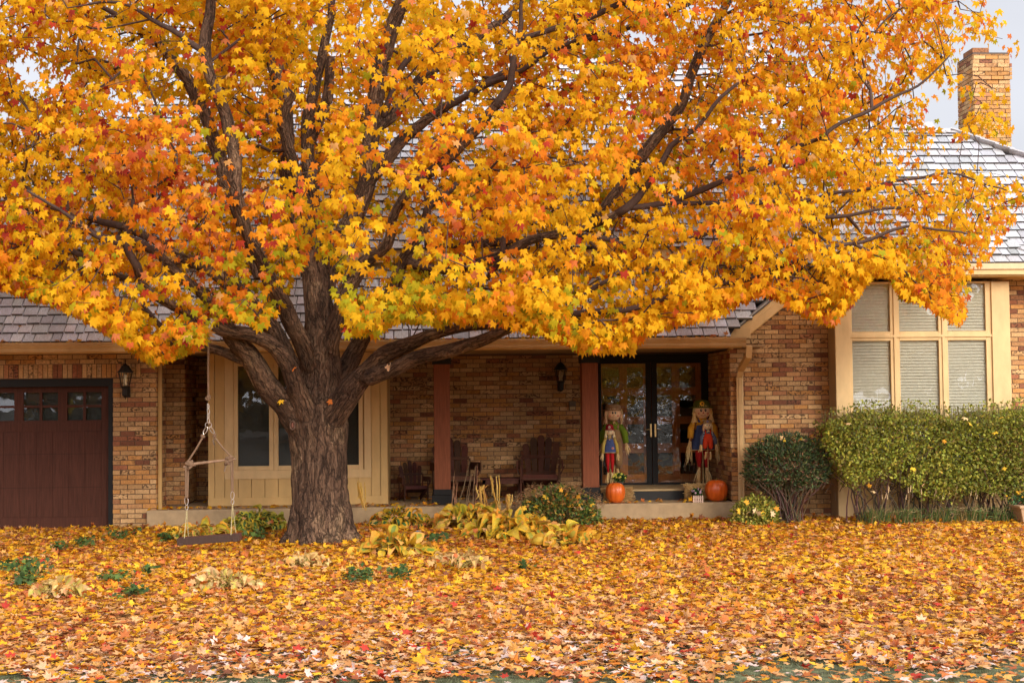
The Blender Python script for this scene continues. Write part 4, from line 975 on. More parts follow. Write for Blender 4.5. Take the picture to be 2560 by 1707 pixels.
# limb-following coordinates for the bark
segA, segT, segL, segR = [], [], [], []
for P, R_ in SK:
    Ls = 0
    for i in range(len(P) - 1):
        d = P[i + 1] - P[i]; segA.append(P[i]); segT.append(d.normalized()); segL.append(Ls); segR.append(R_[i]); Ls += d.length
segA = np.array(segA); segT = np.array(segT); segL = np.array(segL); segR = np.array(segR)
bark = np.empty((nv, 3), np.float32)
for i0 in range(0, nv, 4000):
    c = co[i0:i0 + 4000]; dv = c[:, None, :] - segA[None]; dist = np.linalg.norm(dv, axis=2) - segR[None]; j = dist.argmin(1)
    d = dv[np.arange(len(c)), j]; T_ = segT[j]; al = (d * T_).sum(1); rad = d - T_ * al[:, None]
    up_ = np.where(np.abs(T_[:, :1]) > .9, np.array([[0, 1, 0]]), np.array([[1, 0, 0]])); u = up_ - T_ * (up_ * T_).sum(1, keepdims=True); u /= np.linalg.norm(u, axis=1, keepdims=True); w = np.cross(T_, u)
    bark[i0:i0 + 4000] = np.stack([(rad * u).sum(1), (rad * w).sum(1), segL[j] + al], 1)
rad_v = np.linalg.norm(bark[:, :2], axis=1); amp = np.clip((rad_v - .04) / .2, 0, 1)
wv = vnoise(bark * (5, 5, 3), 4)[:, None] * .9
r1_ = 1 - np.abs(2 * vnoise(bark * (19, 19, 2.6) + wv, 1) - 1); r2_ = 1 - np.abs(2 * vnoise(bark * (34, 34, 5) + wv, 2) - 1); lump = vnoise(bark * (3.5, 3.5, 1.6), 3) - .5
no = np.empty(nv * 3, np.float32); me2.vertices.foreach_get('normal', no); no = no.reshape(-1, 3)
co = co + no * ((-(r1_ ** 3) * .020 - (r2_ ** 3) * .008 + lump * .045) * amp)[:, None]
me2.vertices.foreach_set('co', co.astype(np.float32).ravel())
at = me2.attributes.new('bark', 'FLOAT_VECTOR', 'POINT'); at.data.foreach_set('vector', bark.ravel())
me2.name = 'trunk'
me2.polygons.foreach_set('use_smooth', np.ones(len(me2.polygons), bool))
# bark material (true displacement is left to bump on a fused smooth mesh)
mb_ = bpy.data.materials.new('maple_bark'); mb_.use_nodes = True; t = mb_.node_tree; N = t.nodes; Lk = t.links; N.clear()
out = N.new('ShaderNodeOutputMaterial'); b = N.new('ShaderNodeBsdfPrincipled'); b.inputs['Roughness'].default_value = .9; b.inputs['Specular IOR Level'].default_value = .25
at_ = N.new('ShaderNodeAttribute'); at_.attribute_name = 'bark'
nzw = N.new('ShaderNodeTexNoise'); nzw.inputs['Scale'].default_value = 4.5; nzw.inputs['Detail'].default_value = 3
Lk.new(at_.outputs['Vector'], nzw.inputs['Vector'])
wm = N.new('ShaderNodeVectorMath'); wm.operation = 'MULTIPLY_ADD'; wm.inputs[1].default_value = (.10, .10, .3)
Lk.new(nzw.outputs['Color'], wm.inputs[0]); Lk.new(at_.outputs['Vector'], wm.inputs[2])
def nz(scale, det, rough=.6, sc=1.0):
    m = N.new('ShaderNodeMapping'); m.inputs['Scale'].default_value = scale; Lk.new(wm.outputs[0], m.inputs[0])
    q = N.new('ShaderNodeTexNoise'); q.inputs['Scale'].default_value = sc; q.inputs['Detail'].default_value = det; q.inputs['Roughness'].default_value = rough; Lk.new(m.outputs[0], q.inputs['Vector']); return q.outputs[0]
def mop(op, a_, b_, c_=None):
    m = N.new('ShaderNodeMath'); m.operation = op
    for i_, q in enumerate((a_, b_, c_)):
        if q is None: continue
        if hasattr(q, 'links'): Lk.new(q, m.inputs[i_])
        else: m.inputs[i_].default_value = q
    return m.outputs[0]
def rng_(x, a0, a1, b0, b1):
    m = N.new('ShaderNodeMapRange'); m.inputs[1].default_value = a0; m.inputs[2].default_value = a1; m.inputs[3].default_value = b0; m.inputs[4].default_value = b1; Lk.new(x, m.inputs[0]); return m.outputs[0]
crack = rng_(mop('ABSOLUTE', mop('SUBTRACT', nz((13, 13, 1.7), 4, .55), .5), 0), 0, .045, 0, 1)       # long vertical fissures
crack2 = rng_(mop('ABSOLUTE', mop('SUBTRACT', nz((30, 30, 7), 3, .6), .5), 0), 0, .05, .45, 1)
fine = nz((70, 70, 20), 4, .7); big = nz((2.6, 2.6, 1.3), 4, .6)
h_ = mop('ADD', mop('MULTIPLY', crack, crack2), mop('MULTIPLY', fine, .5))
cr = N.new('ShaderNodeValToRGB'); cr.color_ramp.elements[0].position = .30; cr.color_ramp.elements[0].color = (.080, .043, .027, 1)
cr.color_ramp.elements[1].position = .72; cr.color_ramp.elements[1].color = (.37, .24, .135, 1)
e = cr.color_ramp.elements.new(.52); e.color = (.165, .095, .058, 1)
Lk.new(mop('ADD', big, mop('MULTIPLY', mop('SUBTRACT', fine, .5), .45)), cr.inputs[0])
dk = mop('MULTIPLY', rng_(crack, 0, 1, .28, 1), rng_(crack2, .45, 1, .62, 1))
vm = N.new('ShaderNodeVectorMath'); vm.operation = 'SCALE'; Lk.new(cr.outputs[0], vm.inputs[0]); Lk.new(dk, vm.inputs['Scale'])
Lk.new(vm.outputs[0], b.inputs['Base Color'])
bp = N.new('ShaderNodeBump'); bp.inputs['Strength'].default_value = .9; bp.inputs['Distance'].default_value = .03; Lk.new(h_, bp.inputs['Height']); Lk.new(bp.outputs[0], b.inputs['Normal'])
Lk.new(b.outputs[0], out.inputs[0])
me2.materials.clear()
trunk = link_mesh('trunk', me2, mb_, tree)
# knot scar and pruning wound
g = MB(); q = W(732, 1063, TY - .36); Rk = Matrix.Rotation(-.3, 3, 'Z')
g.tube([q + Rk @ Vector((.035 * math.cos(a), -.01, .058 * math.sin(a))) for a in [2 * PI * i / 14 for i in range(15)]], .012, 6, (.13, .075, .05)); g.ball(q + Vector((0, .005, 0)), (.022, .012, .042), (.22, .09, .06), 10, 6)
g.build('knot_scar', M_TWIG, tree, smooth=True)
ce = tp(466, 742, TY - 1.25); cd_ = (tp(455, 737, TY - 1.27) - tp(480, 747, TY - 1.23)).normalized()
g = MB(); g.tube([ce - cd_ * .12, ce - cd_ * .06], .095, 14, (.62, .52, .40)); g.build('pruning_ring', M_TWIG, tree)

# ---- crown envelope in metres (x of the tree's own plane -> lowest leaf height)
ENV = [(-400, 700), (0, 722), (100, 752), (200, 792), (290, 850), (345, 890), (385, 915), (430, 898), (500, 868), (540, 805), (600, 800), (650, 822), (690, 800), (718, 740), (735, 690), (750, 662), (800, 655), (828, 668), (840, 770), (862, 838), (930, 842), (1000, 800), (1100, 818), (1200, 812), (1300, 830), (1400, 850), (1450, 880), (1580, 882), (1610, 840), (1700, 812), (1790, 792), (1900, 735), (1960, 752), (2030, 800), (2085, 812), (2125, 765), (2180, 690), (2225, 690), (2255, 745), (2330, 770), (2395, 818), (2412, 800), (2430, 680), (2480, 640), (2520, 575), (2560, 540), (2700, 500)]
ex = np.array([W(a, b, 19).x for a, b in ENV]); ez = np.array([W(a, b, 19).z for a, b in ENV])
def zlow(x, y): return HCAM + (np.interp(x * 19 / y, ex, ez) - HCAM) * y / 19
def fbm(P, seed=0):
    r = np.random.default_rng(seed); v = 0
    for k in range(5):
        f = r.normal(0, 1, 3) * (1.1 + .7 * k); v = v + np.sin(P @ f + r.uniform(0, 6)) * np.sin(P @ np.roll(f, 1) * .8 + r.uniform(0, 6)) / (1 + .35 * k)
    return v
NS = 4150
# foliage stays thin in front of the big scaffold limbs, where the twigs have been shaded out
OL = []
for L in LIMBS[1:]:
    P, R_ = resample(L, .3)
    OL += [(p.x / p.y, (p.z - HCAM) / p.y, p.y, r / p.y) for p, r in zip(P, R_) if r > .034]
OL = np.array(OL)
def open_limb(x, y, z, m=.007, pr=.62):
    d = np.hypot(OL[:, 0] - x / y, OL[:, 1] - (z - HCAM) / y) - OL[:, 3]
    k = (d < m) & (OL[:, 2] > y - .1)
    return bool(k.any()) and rng.random() < pr
pts = []
R0 = W(2500, 60, 19).x
while len(pts) < NS:
    x, y, z = rng.uniform(-8.6, 8.8), rng.uniform(15.6, 23.6), rng.uniform(3.0, 10.4)
    e_ = ((x + .1) / 9.7) ** 2 + ((y - 19.6) / 3.9) ** 2 + (max(0, z - 4.2) / 7.0) ** 2
    if e_ > 1: continue
    if e_ < .30 and rng.random() < .45: continue
    if z > 7.9 and rng.random() < .72: continue
    if y > 20.9 + (z - 2.75): continue
    if x > 5.0 and y > 20.6 + max(0, z - 3.7) * .9: continue
    zl = float(zlow(x, y))
    if z < zl + .16: continue
    X19 = x * 19 / y; Z19 = HCAM + (z - HCAM) * 19 / y
    if X19 > R0 + .05: 
        if not (4.35 < Z19 < 5.05): continue
    if X19 > W(2400, 400, 19).x - .1 and 5.0 < Z19 < 5.55: continue
    if X19 > 5.6 and rng.random() < .12: continue
    if X19 > 7.1 and rng.random() < .25: continue
    den = fbm(np.array([x, y, z]) * .9, 3)
    if den < -.62 and z > zl + .7: continue
    # keep the bare heart of the tree open around the leader
    if abs(x + 1.6) < .55 and abs(y - TY) < .5 and z < 4.2: continue
    if z > zl + 1.6 and rng.random() < .12: continue
    if open_limb(x, y, z): continue
    pts.append((x, y, z))
# extra sprays right along the lower fringe so that it hangs as in the photo
k = 0
while k < 950:
    x = rng.uniform(-8, 7.2); y = rng.uniform(16.2, 20.6); zl = float(zlow(x, y)) + rng.uniform(.06, .42)
    X19 = x * 19 / y
    if zl > 5.2 or (-2.1 < X19 < -1.45) or X19 > 7.1: continue
    if y > 20.9 + (zl - 2.75): continue
    pts.append((x, y, zl)); k += 1
pts = np.array(pts)
# ---- grow twigs: every spray joins the nearest living wood
NODES = np.array([tuple(p) for p in NODES]); NR = np.array(NR); base_n = len(NODES)
cen = np.array(W(803, 900, TY))
d0 = np.array([np.min(((NODES - p) ** 2).sum(1)) for p in pts]); order = d0.argsort()
buf = np.empty((base_n + len(pts) * 5, 3)); buf[:base_n] = NODES; par = -np.ones(len(buf), int); cnt = np.zeros(len(buf)); n = base_n
dc = np.empty(len(buf)); dc[:base_n] = np.linalg.norm(NODES - cen, axis=1)
dc[:base_n] -= np.minimum(NR * 0, .5)
tips = []
allow = np.ones(len(buf), bool); allow[:base_n] = NR < .26
for i in order:
    p = pts[i]; dv = buf[:n] - p; dist = np.sqrt((dv ** 2).sum(1)); dp = np.linalg.norm(p - cen)
    cost = dist + np.where(dc[:n] > dp, .6 + (dc[:n] - dp), 0) + np.where(buf[:n, 2] > p[2] + .5, .3, 0) + np.where(allow[:n], 0, 3)
    j = int(cost.argmin()); a = buf[j]; L_ = dist[j]; m = max(1, min(4, int(L_ / .22))); prev = j
    side = rng.normal(0, .08, 3) * L_; up_ = np.array([0, 0, .10 * L_])
    for q in range(1, m + 1):
        t = q / m; buf[n] = a + (p - a) * t + (side + up_) * math.sin(PI * t) + rng.normal(0, .012, 3) * (q < m); par[n] = prev; dc[n] = np.linalg.norm(buf[n] - cen); prev = n; n += 1
    tips.append(prev); cnt[prev] = 1
for i in range(n - 1, base_n - 1, -1):
    if par[i] >= 0: cnt[par[i]] += cnt[i]
rad = .0036 * np.maximum(cnt, 1) ** .42
idx = np.arange(base_n, n); A_ = buf[par[idx]]; B_ = buf[idx]
ra = np.where(par[idx] >= base_n, rad[np.maximum(par[idx], 0)], rad[idx] * 1.15); rb = rad[idx]
d = B_ - A_; L_ = np.linalg.norm(d, axis=1, keepdims=True) + 1e-6; d = d / L_; B2 = B_ + d * rb[:, None] * .5
ref = np.where(np.abs(d[:, 2:3]) > .9, np.array([[1., 0, 0]]), np.array([[0, 0, 1.]])); u = np.cross(d, ref); u /= np.linalg.norm(u, axis=1, keepdims=True); w = np.cross(d, u)
ns = 5; an = np.arange(ns) * 2 * PI / ns
ring = np.cos(an)[None, :, None] * u[:, None] + np.sin(an)[None, :, None] * w[:, None]
VV = np.concatenate([A_[:, None] + ring * ra[:, None, None], B2[:, None] + ring * rb[:, None, None]], 1).reshape(-1, 3)
k = np.arange(ns); Fq = np.stack([k, (k + 1) % ns, (k + 1) % ns + ns, k + ns], 1)
FF = (Fq[None] + (np.arange(len(idx)) * 2 * ns)[:, None, None]).reshape(-1, 4)
CC = np.tile([.075, .043, .032, 0], (len(FF), 1))
tv = np.array([tuple(v) for v in th_.v]); 
th_.build('branches', M_TWIG, tree, smooth=True)
np_mesh('twigs', VV, FF, CC, M_TWIG, tree)
# ---- leaves: opposite pairs along each spray, hanging with tips down and outward
LP, LU, LN, LS, LC, LK = [], [], [], [], [], []
PAL_Y = np.array([(.82, .43, .008), (.86, .50, .012), (.82, .39, .008), (.80, .45, .010)])
PAL_O = np.array([(.80, .27, .010), (.76, .22, .012), (.80, .32, .012)])
PAL_R = np.array([(.62, .13, .03), (.48, .05, .02), (.72, .20, .05), (.38, .04, .02), (.70, .22, .07)])
PAL_G = np.array([(.50, .40, .012), (.38, .36, .012), (.66, .44, .010)])
PAL_T = np.array([(.78, .44, .15), (.72, .38, .12)])
red = fbm(pts * .8, 9); grn = fbm(pts * 1.0, 21); amb = fbm(pts * 2.2, 33)
for si, i in enumerate(order):
    p = pts[i]; tip = tips[si]; pa = buf[par[tip]]; dirv = p - pa; dirv /= np.linalg.norm(dirv) + 1e-6
    outw = p - cen; outw /= np.linalg.norm(outw); dirv = dirv * .6 + outw * .6 + np.array([0, 0, -.25]); dirv /= np.linalg.norm(dirv)
    X19 = p[0] * 19 / p[1]; dxt = abs(X19 + 1.7)
    hgt = p[2] - zlow(p[0], p[1])
    front = (19.5 - p[1]) / 4
    outer = np.clip(max((abs(p[0] + .4) / 9), 0) + .25 * front, 0, 1)
    pr = np.clip(.01 + .15 * max(0, red[i]) * (.35 + outer) + .05 * front * (hgt > .8), 0, .4)
    if -6 < X19 < -2.5 and 3.9 < p[2] < 6.8 and p[1] < 18.6: pr += .13; po_ = .15
    pg = np.clip(.03 + .25 * max(0, grn[i] - .2) * (hgt < 1.0) + (.35 if (dxt < 1.7 and hgt < .8) else 0) + .12 * (p[1] > 20), 0, .7)
    po = np.clip(.21 + .30 * amb[i] + .22 * red[i], .02, .75)
    nl = int(rng.integers(13, 21)); L_ = .50
    for q in range(nl):
        t = (q + .5) / nl; sgn = 1 if q % 2 else -1
        lat = np.cross(dirv, [0, 0, 1.]); lat /= np.linalg.norm(lat) + 1e-6
        pos = p + dirv * L_ * (t - .5) + lat * sgn * rng.uniform(.03, .16) + np.array([0, 0, rng.uniform(-.16, .05)]) + rng.normal(0, .035, 3)
        if pos[2] < zlow(pos[0], pos[1]) + .02: continue
        if pos[1] > 21.05 + (pos[2] - 2.75): continue
        un = dirv * .35 + lat * sgn * rng.uniform(.1, .8) + np.array([0, 0, -rng.uniform(.6, 1.7)]) + rng.normal(0, .25, 3)
        nn = np.array([outw[0] * .7, -.75 + outw[1] * .4, .40]) + rng.normal(0, .50, 3)
        if open_limb(pos[0], pos[1], pos[2], .0025, .42): continue
        LP.append(pos); LU.append(un); LN.append(nn)
        LS.append(rng.uniform(.100, .170) * (1.0 if rng.random() > .12 else .75))
        c = rng.random()
        if c < pr * .82: pal = PAL_R
        elif c < pr: pal = PAL_T
        elif c < pr + pg: pal = PAL_G
        elif c < pr + pg + po: pal = PAL_O
        else: pal = PAL_Y
        cc = pal[rng.integers(len(pal))] * rng.uniform(.80, 1.0); LC.append((*np.clip(cc, .004, .95), 0)); LK.append(rng.uniform(.1, 2.5))
LP, LU, LN, LC = map(np.array, (LP, LU, LN, LC))
# few leaves near the viewer side of the trunk opening
V, F, C = scatter(MAPLE[0], MAPLE[1], LP, LU, LN, LS, LC, np.array(LK), rng.normal(.0, .22, len(LP)))
print('leaves', len(LP), 'sprays', len(pts))
cr_ = np_mesh('crown', V, F, C, M_LEAF, tree)
# a few leaves caught in the forks
g_pts = [(703, 1000), (829, 1003), (735, 922), (967, 922), (975, 912)]
from mathutils.bvhtree import BVHTree
bvh = BVHTree.FromPolygons([tuple(v) for v in co], [tuple(p.vertices) for p in me2.polygons])
P = []
for a, b in g_pts:
    dr = W(a, b, 10) - Vector((0, 0, HCAM)); hit = bvh.ray_cast(Vector((0, 0, HCAM)), dr.normalized())[0]
    if hit: P.append(tuple(hit - dr.normalized() * .02))
P = np.array(P); n_ = len(P)
V, F, C = scatter(MAPLE[0], MAPLE[1], P, rng.normal(0, 1, (n_, 3)), np.tile([0, -1, .4], (n_, 1)) + rng.normal(0, .2, (n_, 3)), np.full(n_, .12), cols([(.8, .42, .02), (.7, .2, .03), (.75, .5, .3)], n_))
np_mesh('caught_leaves', V, F, C, M_LITTER, tree)
# ================================================================ ground
def gh(x, y):
    return .035 * np.sin(x * .9 + 1) * np.sin(y * .7) * np.clip((21.5 - y) / 3, 0, 1)
def ghs(x, y): return float(gh(x, y))
xs_g = np.concatenate([[-400, -120, -40, -18], np.linspace(-12, 14, 66), [20, 40, 120, 400]]); ys_g = np.concatenate([[-400, -120, -30, 0, 5], np.linspace(8, 23, 40), [30, 60, 150, 500]])
XX, YY = np.meshgrid(xs_g, ys_g); ZZ = gh(XX, YY) * ((np.abs(XX) < 15) & (YY > 4) & (YY < 24)); nx = len(xs_g)
V = np.stack([XX.ravel(), YY.ravel(), ZZ.ravel() - .012], 1)
F = np.array([(j * nx + i, j * nx + i + 1, (j + 1) * nx + i + 1, (j + 1) * nx + i) for j in range(len(ys_g) - 1) for i in range(nx - 1)])
yc_ = V[F].mean(1)[:, 1]
C = np.where(((yc_ > 10.9) & (yc_ < 26))[:, None], np.array([[.42, .21, .07, 0]]), np.where((yc_ < 3)[:, None], np.array([[.05, .042, .034, 0]]), np.array([[.13, .14, .07, 0]])))
gr_ = np_mesh('ground', V, F, C, M_GROUND, smooth=True); tag(gr_, kind='structure')

# ---- fallen leaves
def litter(n, xr, yr, pal, w, smin, smax, zmax=.06, dens=None, flat=.32, curl=(.2, 2.2)):
    P = np.stack([rng.uniform(*xr, n), rng.uniform(*yr, n) if np.isscalar(yr[0]) else 0, rng.uniform(0, zmax, n)], 1)
    if dens is not None: P = P[rng.random(n) < dens(P)]
    n = len(P); P[:, 2] += gh(P[:, 0], P[:, 1]) + .008
    U = rng.normal(0, 1, (n, 3)); U[:, 2] = rng.normal(.0, .35, n) * (flat / .32); Nn = np.stack([rng.normal(0, flat, n), rng.normal(-.1, flat, n), np.ones(n) * rng.choice([1, 1, -1], n)], 1)
    cu = rng.uniform(*curl, n) * rng.choice([1, 1, -.8], n)
    P[:, 2] += np.abs(cu) * .008
    return P, U, Nn, rng.uniform(smin, smax, n), cu
def vis(P, m=2.2):   # the strip of lawn in front of the house, a little wider than the view
    y = P[:, 1]; return (P[:, 0] > -.36 * y + .05 * y - m) & (P[:, 0] < .36 * y + .06 * y + m)
PF = [(.74, .38, .015), (.76, .44, .03), (.70, .28, .02), (.62, .19, .025), (.68, .34, .09), (.64, .34, .14), (.50, .15, .04), (.40, .11, .04), (.22, .075, .035), (.48, .045, .025), (.70, .42, .24), (.54, .24, .08)]
def lit_colors(P):
    n = len(P); C = np.empty((n, 4)); near = np.clip((15.5 - P[:, 1]) / 4.5, 0, 1); vn = np.clip((11.8 - P[:, 1]) / 1.6, 0, 1)
    cl = fbm(P * 1.6, 5)
    for i in range(n):
        a = near[i]
        w = [3.2 - 2.2 * a, 2.2 - 1.5 * a, 2.6 - .6 * a, 1.5, 1.6 + 1.2 * a, .9 + 2.2 * a, 1 + .5 * a, .6 + .4 * a, .55 + .3 * a, .14 + .5 * a, .2 + 1.0 * a + 1.6 * vn[i], 1.2 + a]
        if cl[i] > .6: w[0] *= 1.8; w[1] *= 1.8
        if cl[i] < -.6: w[6] *= 2; w[7] *= 2; w[8] *= 1.6
        c = np.array(random.choices(PF, w)[0]) * random.uniform(.78, 1.1)
        if vn[i] > 0 and random.random() < .11 * vn[i]: c = np.array((.72, .52, .44)) * random.uniform(.8, 1.1)
        C[i] = (*c, 0)
    return C
n0 = 168000
P, U, Nn, S, cu = litter(n0, (-11, 13), (8.8, 21.95), None, None, .065, .125, zmax=.032, flat=.15, curl=(.1, 1.1))
def edge(x): return 10.22 + .34 * np.sin(x * 1.3 + .5) + .25 * np.sin(x * 3.1) - 1.1 * np.exp(-((x - .9) / 1.3) ** 2) + .1 * (x > 2)
dens = np.clip((P[:, 1] - edge(P[:, 0])) / .5 + .5, .27, 1.0)
# thin where the flower bed and porch stand
xs0, xs1 = X(366, YS), X(1838, YS)
keep = vis(P) & (rng.random(len(P)) < dens) & ~((P[:, 1] > YS - .0))
P, U, Nn, S, cu = P[keep], U[keep], Nn[keep], S[keep], cu[keep]
V, F, C = scatter(MAPLE[0], MAPLE[1], P, U, Nn, S, lit_colors(P), cu, rng.normal(0, .22, len(P)))
print('litter', len(P))
tag(np_mesh('fallen_leaves', V, F, C, M_LITTER), 'thick carpet of fallen orange, yellow and tan maple leaves over the lawn', 'fallen leaves', kind='stuff')
# curled upright leaves on top for a crisp, uneven surface
P, U, Nn, S, cu = litter(6500, (-11, 13), (9.2, 21.9), None, None, .06, .115, .03, flat=.7, curl=(.8, 2.6))
keep = vis(P) & (P[:, 1] > edge(P[:, 0]) - .1); P, U, Nn, S, cu = P[keep], U[keep], Nn[keep], S[keep], cu[keep]; P[:, 2] += .02
V, F, C = scatter(MAPLE[0], MAPLE[1], P, U, Nn, S, lit_colors(P), cu, rng.normal(0, .8, len(P)))
tag(np_mesh('curled_leaves', V, F, C, M_LITTER), 'crisp curled maple leaves standing up out of the leaf carpet', 'fallen leaves', kind='stuff')
# leaves caught on the gutter, the roofs and the porch floor
PP = []
for k in range(420): x = random.uniform(-7.5, 4.4); w_ = .25 + .75 * (-2.6 < x < 2.5); 
PP = [(x, YE - .07 + random.uniform(-.05, .06), ZG1 + random.uniform(-.01, .035)) for x in (random.uniform(-7.5, 4.4) for _ in range(700)) if random.random() < (.9 if -1.6 < x < 2.6 else .35)]
for k in range(230):
    x = random.uniform(-7, 4); s = random.expovariate(1.8)
    if s < 1.5: PP.append((x, YE + s * .707, ZG1 + .045 + s * .707))
nr = len(PP)
for k in range(420):
    x = random.uniform(xs0, xs1); y = random.choice([YS + random.uniform(.03, .4), YP - abs(random.gauss(0, .25)) - .05])
    if xb(519) - .02 < x < xb(968) + .02 and y > YB - .05: continue
    PP.append((x, y, ZS + .012 + random.uniform(0, .02)))
PP = np.array(PP); n = len(PP); Nn = np.tile([0, 0, 1.], (n, 1)) + rng.normal(0, .3, (n, 3)); Nn[:nr] += (0, -.7, 0)
V, F, C = scatter(MAPLE[0], MAPLE[1], PP, rng.normal(0, 1, (n, 3)) * (1, .6, .3), Nn, rng.uniform(.08, .13, n), lit_colors(PP - (0, 3, 0)), rng.uniform(.3, 2, n), rng.normal(0, .4, n))
k = len(MAPLE[0]); kf = len(MAPLE[1])
tag(np_mesh('gutter_leaves', V[:nr * k], F[:nr * kf], C[:nr * kf], M_LITTER), 'yellow leaves lodged in the long gutter and on the lower roof', 'fallen leaves', kind='stuff')
tag(np_mesh('porch_leaves', V[nr * k:], F[nr * kf:] - nr * k, C[nr * kf:], M_LITTER), 'scattered leaves blown onto the concrete porch floor', 'fallen leaves', kind='stuff')

# ---- grass in the foreground
n = 60000
P = np.stack([rng.uniform(-5.2, 6.6, n), rng.uniform(8.7, 11.2, n), np.zeros(n)], 1); P[:, 2] = gh(P[:, 0], P[:, 1]) - .012
P = P[P[:, 1] < edge(P[:, 0]) + .5]; n = len(P)
T = np.array([(-.035, 0, 0), (.035, 0, 0), (.022, .6, .06), (-.022, .6, .06), (.0, 1, .22), (0, 1, .22)]); TF = np.array([(0, 1, 2, 3), (3, 2, 4, 5)])
U = np.stack([rng.normal(0, .35, n), rng.normal(0, .35, n), np.ones(n)], 1)
V, F, C = scatter(T, TF, P, U, rng.normal(0, 1, (n, 3)) * (1, 1, .1), rng.uniform(.018, .034, n), cols([(.20, .24, .12), (.26, .29, .15), (.15, .18, .09), (.34, .33, .20)], n))
tag(np_mesh('lawn_grass', V, F, C, M_GREEN), 'short green lawn grass showing past the leaf edge', 'grass', kind='stuff')

# ================================================================ shrubs
def stems(g, base, top, n, r0, r1, col, spread_b, bend=.1):
    for k in range(n):
        b = Vector(base) + Vector((random.gauss(0, spread_b[0]), random.gauss(0, spread_b[1]), 0)); t = top()
        m = b.lerp(t, .5) + Vector((random.gauss(0, bend), random.gauss(0, bend), 0)); m.x = b.x + (m.x - b.x) * .7
        q1 = b.lerp(m, .5); q2 = m.lerp(t, .5) + Vector((random.gauss(0, bend * .4), 0, 0))
        g.tube([b, q1, m, q2, t], [r0, r0 * .85, (r0 + r1) / 2, r1 * 1.3, r1], 5, tuple(c * random.uniform(.7, 1.3) for c in col))
# long hedge under the tall window
hx0, hx1 = X(2055, 20.9), X(2760, 20.9); hy0, hy1 = 20.35, 21.45
zt_h = Z(2300, 1035, 20.9); zb_h = Z(2300, 1232, 20.9)
hedge = empty('hedge', (X(2250, 20.9), 20.9, 0), 'long clipped olive green hedge with bare stems under the tall window', 'hedge')
n = 90000
P = np.stack([rng.uniform(hx0 - .1, hx1, n), rng.uniform(hy0, hy1, n), rng.uniform(zb_h - .25, zt_h + .22, n)], 1)
nzv = fbm(P * 2.4, 51)
u = (P[:, 2] - zb_h) / (zt_h - zb_h); yc = np.abs(P[:, 1] - 20.9) / .55
topz = zt_h + .05 * np.sin(P[:, 0] * 3) + .03 * np.sin(P[:, 0] * 7 + 1) + .035 * nzv; ed = (P[:, 0] - hx0)
botz = zb_h + .06 + .13 * np.sin(P[:, 0] * 2.1 + 1) + .08 * np.sin(P[:, 0] * 5) + np.clip(.35 - ed, 0, .35) * 1.6
wisp = rng.random(n) < .10
ok = (P[:, 2] < topz - .07 * yc ** 2 + wisp * .17) & (P[:, 2] > botz + wisp * -.1) & (yc < 1 - .25 * np.clip(-nzv, 0, 1)) & (ed > .22 * (1 - np.sin(np.clip(u, 0, 1) * PI)) - .1 - .07 * nzv) & (nzv > -1.9)
shell = (yc > .45) & (P[:, 1] < 20.9) | (P[:, 2] > topz - .22) | (rng.random(n) < .4)
P = P[ok & shell]; n = len(P)
U = np.stack([rng.normal(0, .7, n), rng.normal(-.3, .6, n), rng.normal(.5, .5, n)], 1)
lt = np.clip((P[:, 2] - zb_h) / (zt_h - zb_h), 0, 1)
cn = fbm(P * 1.3, 91)[:, None]
C = cols([(.24, .26, .035), (.34, .34, .045), (.16, .19, .03), (.44, .40, .06), (.24, .18, .05)], n, .18, [4, 4, 3, 2, 1]); C[:, :3] *= 1 + .22 * np.clip(cn, -1, 1)
V, F, C = scatter(*OVAL, P, U, rng.normal(0, 1, (n, 3)) + (0, -.8, .6), rng.uniform(.034, .062, n), C)
np_mesh('foliage', V, F, C, M_GREEN, hedge)
g = MB()
xq = hx0 + .55
while xq < hx1:
    stems(g, (xq, 20.9, -.02), lambda: Vector((xq + random.gauss(0, .24), 20.9 + random.gauss(0, .22), random.uniform(zb_h + .0, zb_h + .45))), random.randint(9, 14), .014, .006, (.10, .065, .045), (.07, .07), .06); xq += random.uniform(.26, .42)
xq = hx0
for k in range(520):
    x = random.uniform(hx0 + .05, hx1); b = Vector((x, 20.9 + random.uniform(-.45, .3), zt_h - .15)); g.tube([b, b + Vector((random.gauss(0, .03), random.gauss(0, .03), random.uniform(.14, .30)))], .003, 4, (.16, .13, .05), caps=False)
for k in range(420):
    b = Vector((random.uniform(hx0 + .2, hx1), 20.9 + random.gauss(0, .2), random.uniform(zb_h - .1, zt_h - .2))); t_ = b + Vector((random.gauss(0, .15), random.uniform(-.45, .1), random.uniform(.05, .3))); g.tube([b, t_], [.006, .003], 4, (.10, .065, .045), caps=False)
g.build('stems', M_TWIG, hedge)
# round yew-like shrub
sx_, sy_ = X(1962, 21.1), 21.1
shr = empty('round_shrub', (sx_, sy_, 0), 'round dark green clipped shrub on a funnel of bare stems beside the downspout', 'shrub')
zt_s, zm_s = Z(1960, 1094, sy_), Z(1960, 1180, sy_); n = 17000; rx = (X(2062, sy_) - X(1858, sy_)) / 2
P = rng.normal(0, 1, (n, 3)); P /= np.linalg.norm(P, axis=1, keepdims=True); P *= rng.uniform(.55, 1.0, (n, 1)) ** .5
P[:, 2] = np.where(P[:, 2] > 0, np.sign(P[:, 2]) * np.abs(P[:, 2]) ** .7, P[:, 2])
hgt_s = zt_s - zm_s
P = P * (rx * 1.0, .5, 1) ; P[:, 2] = np.where(P[:, 2] > 0, P[:, 2] * hgt_s * 1.0, P[:, 2] * .30)
P += (sx_ + .02, sy_, zm_s + .02); nz_ = fbm(P * 3.2, 77)
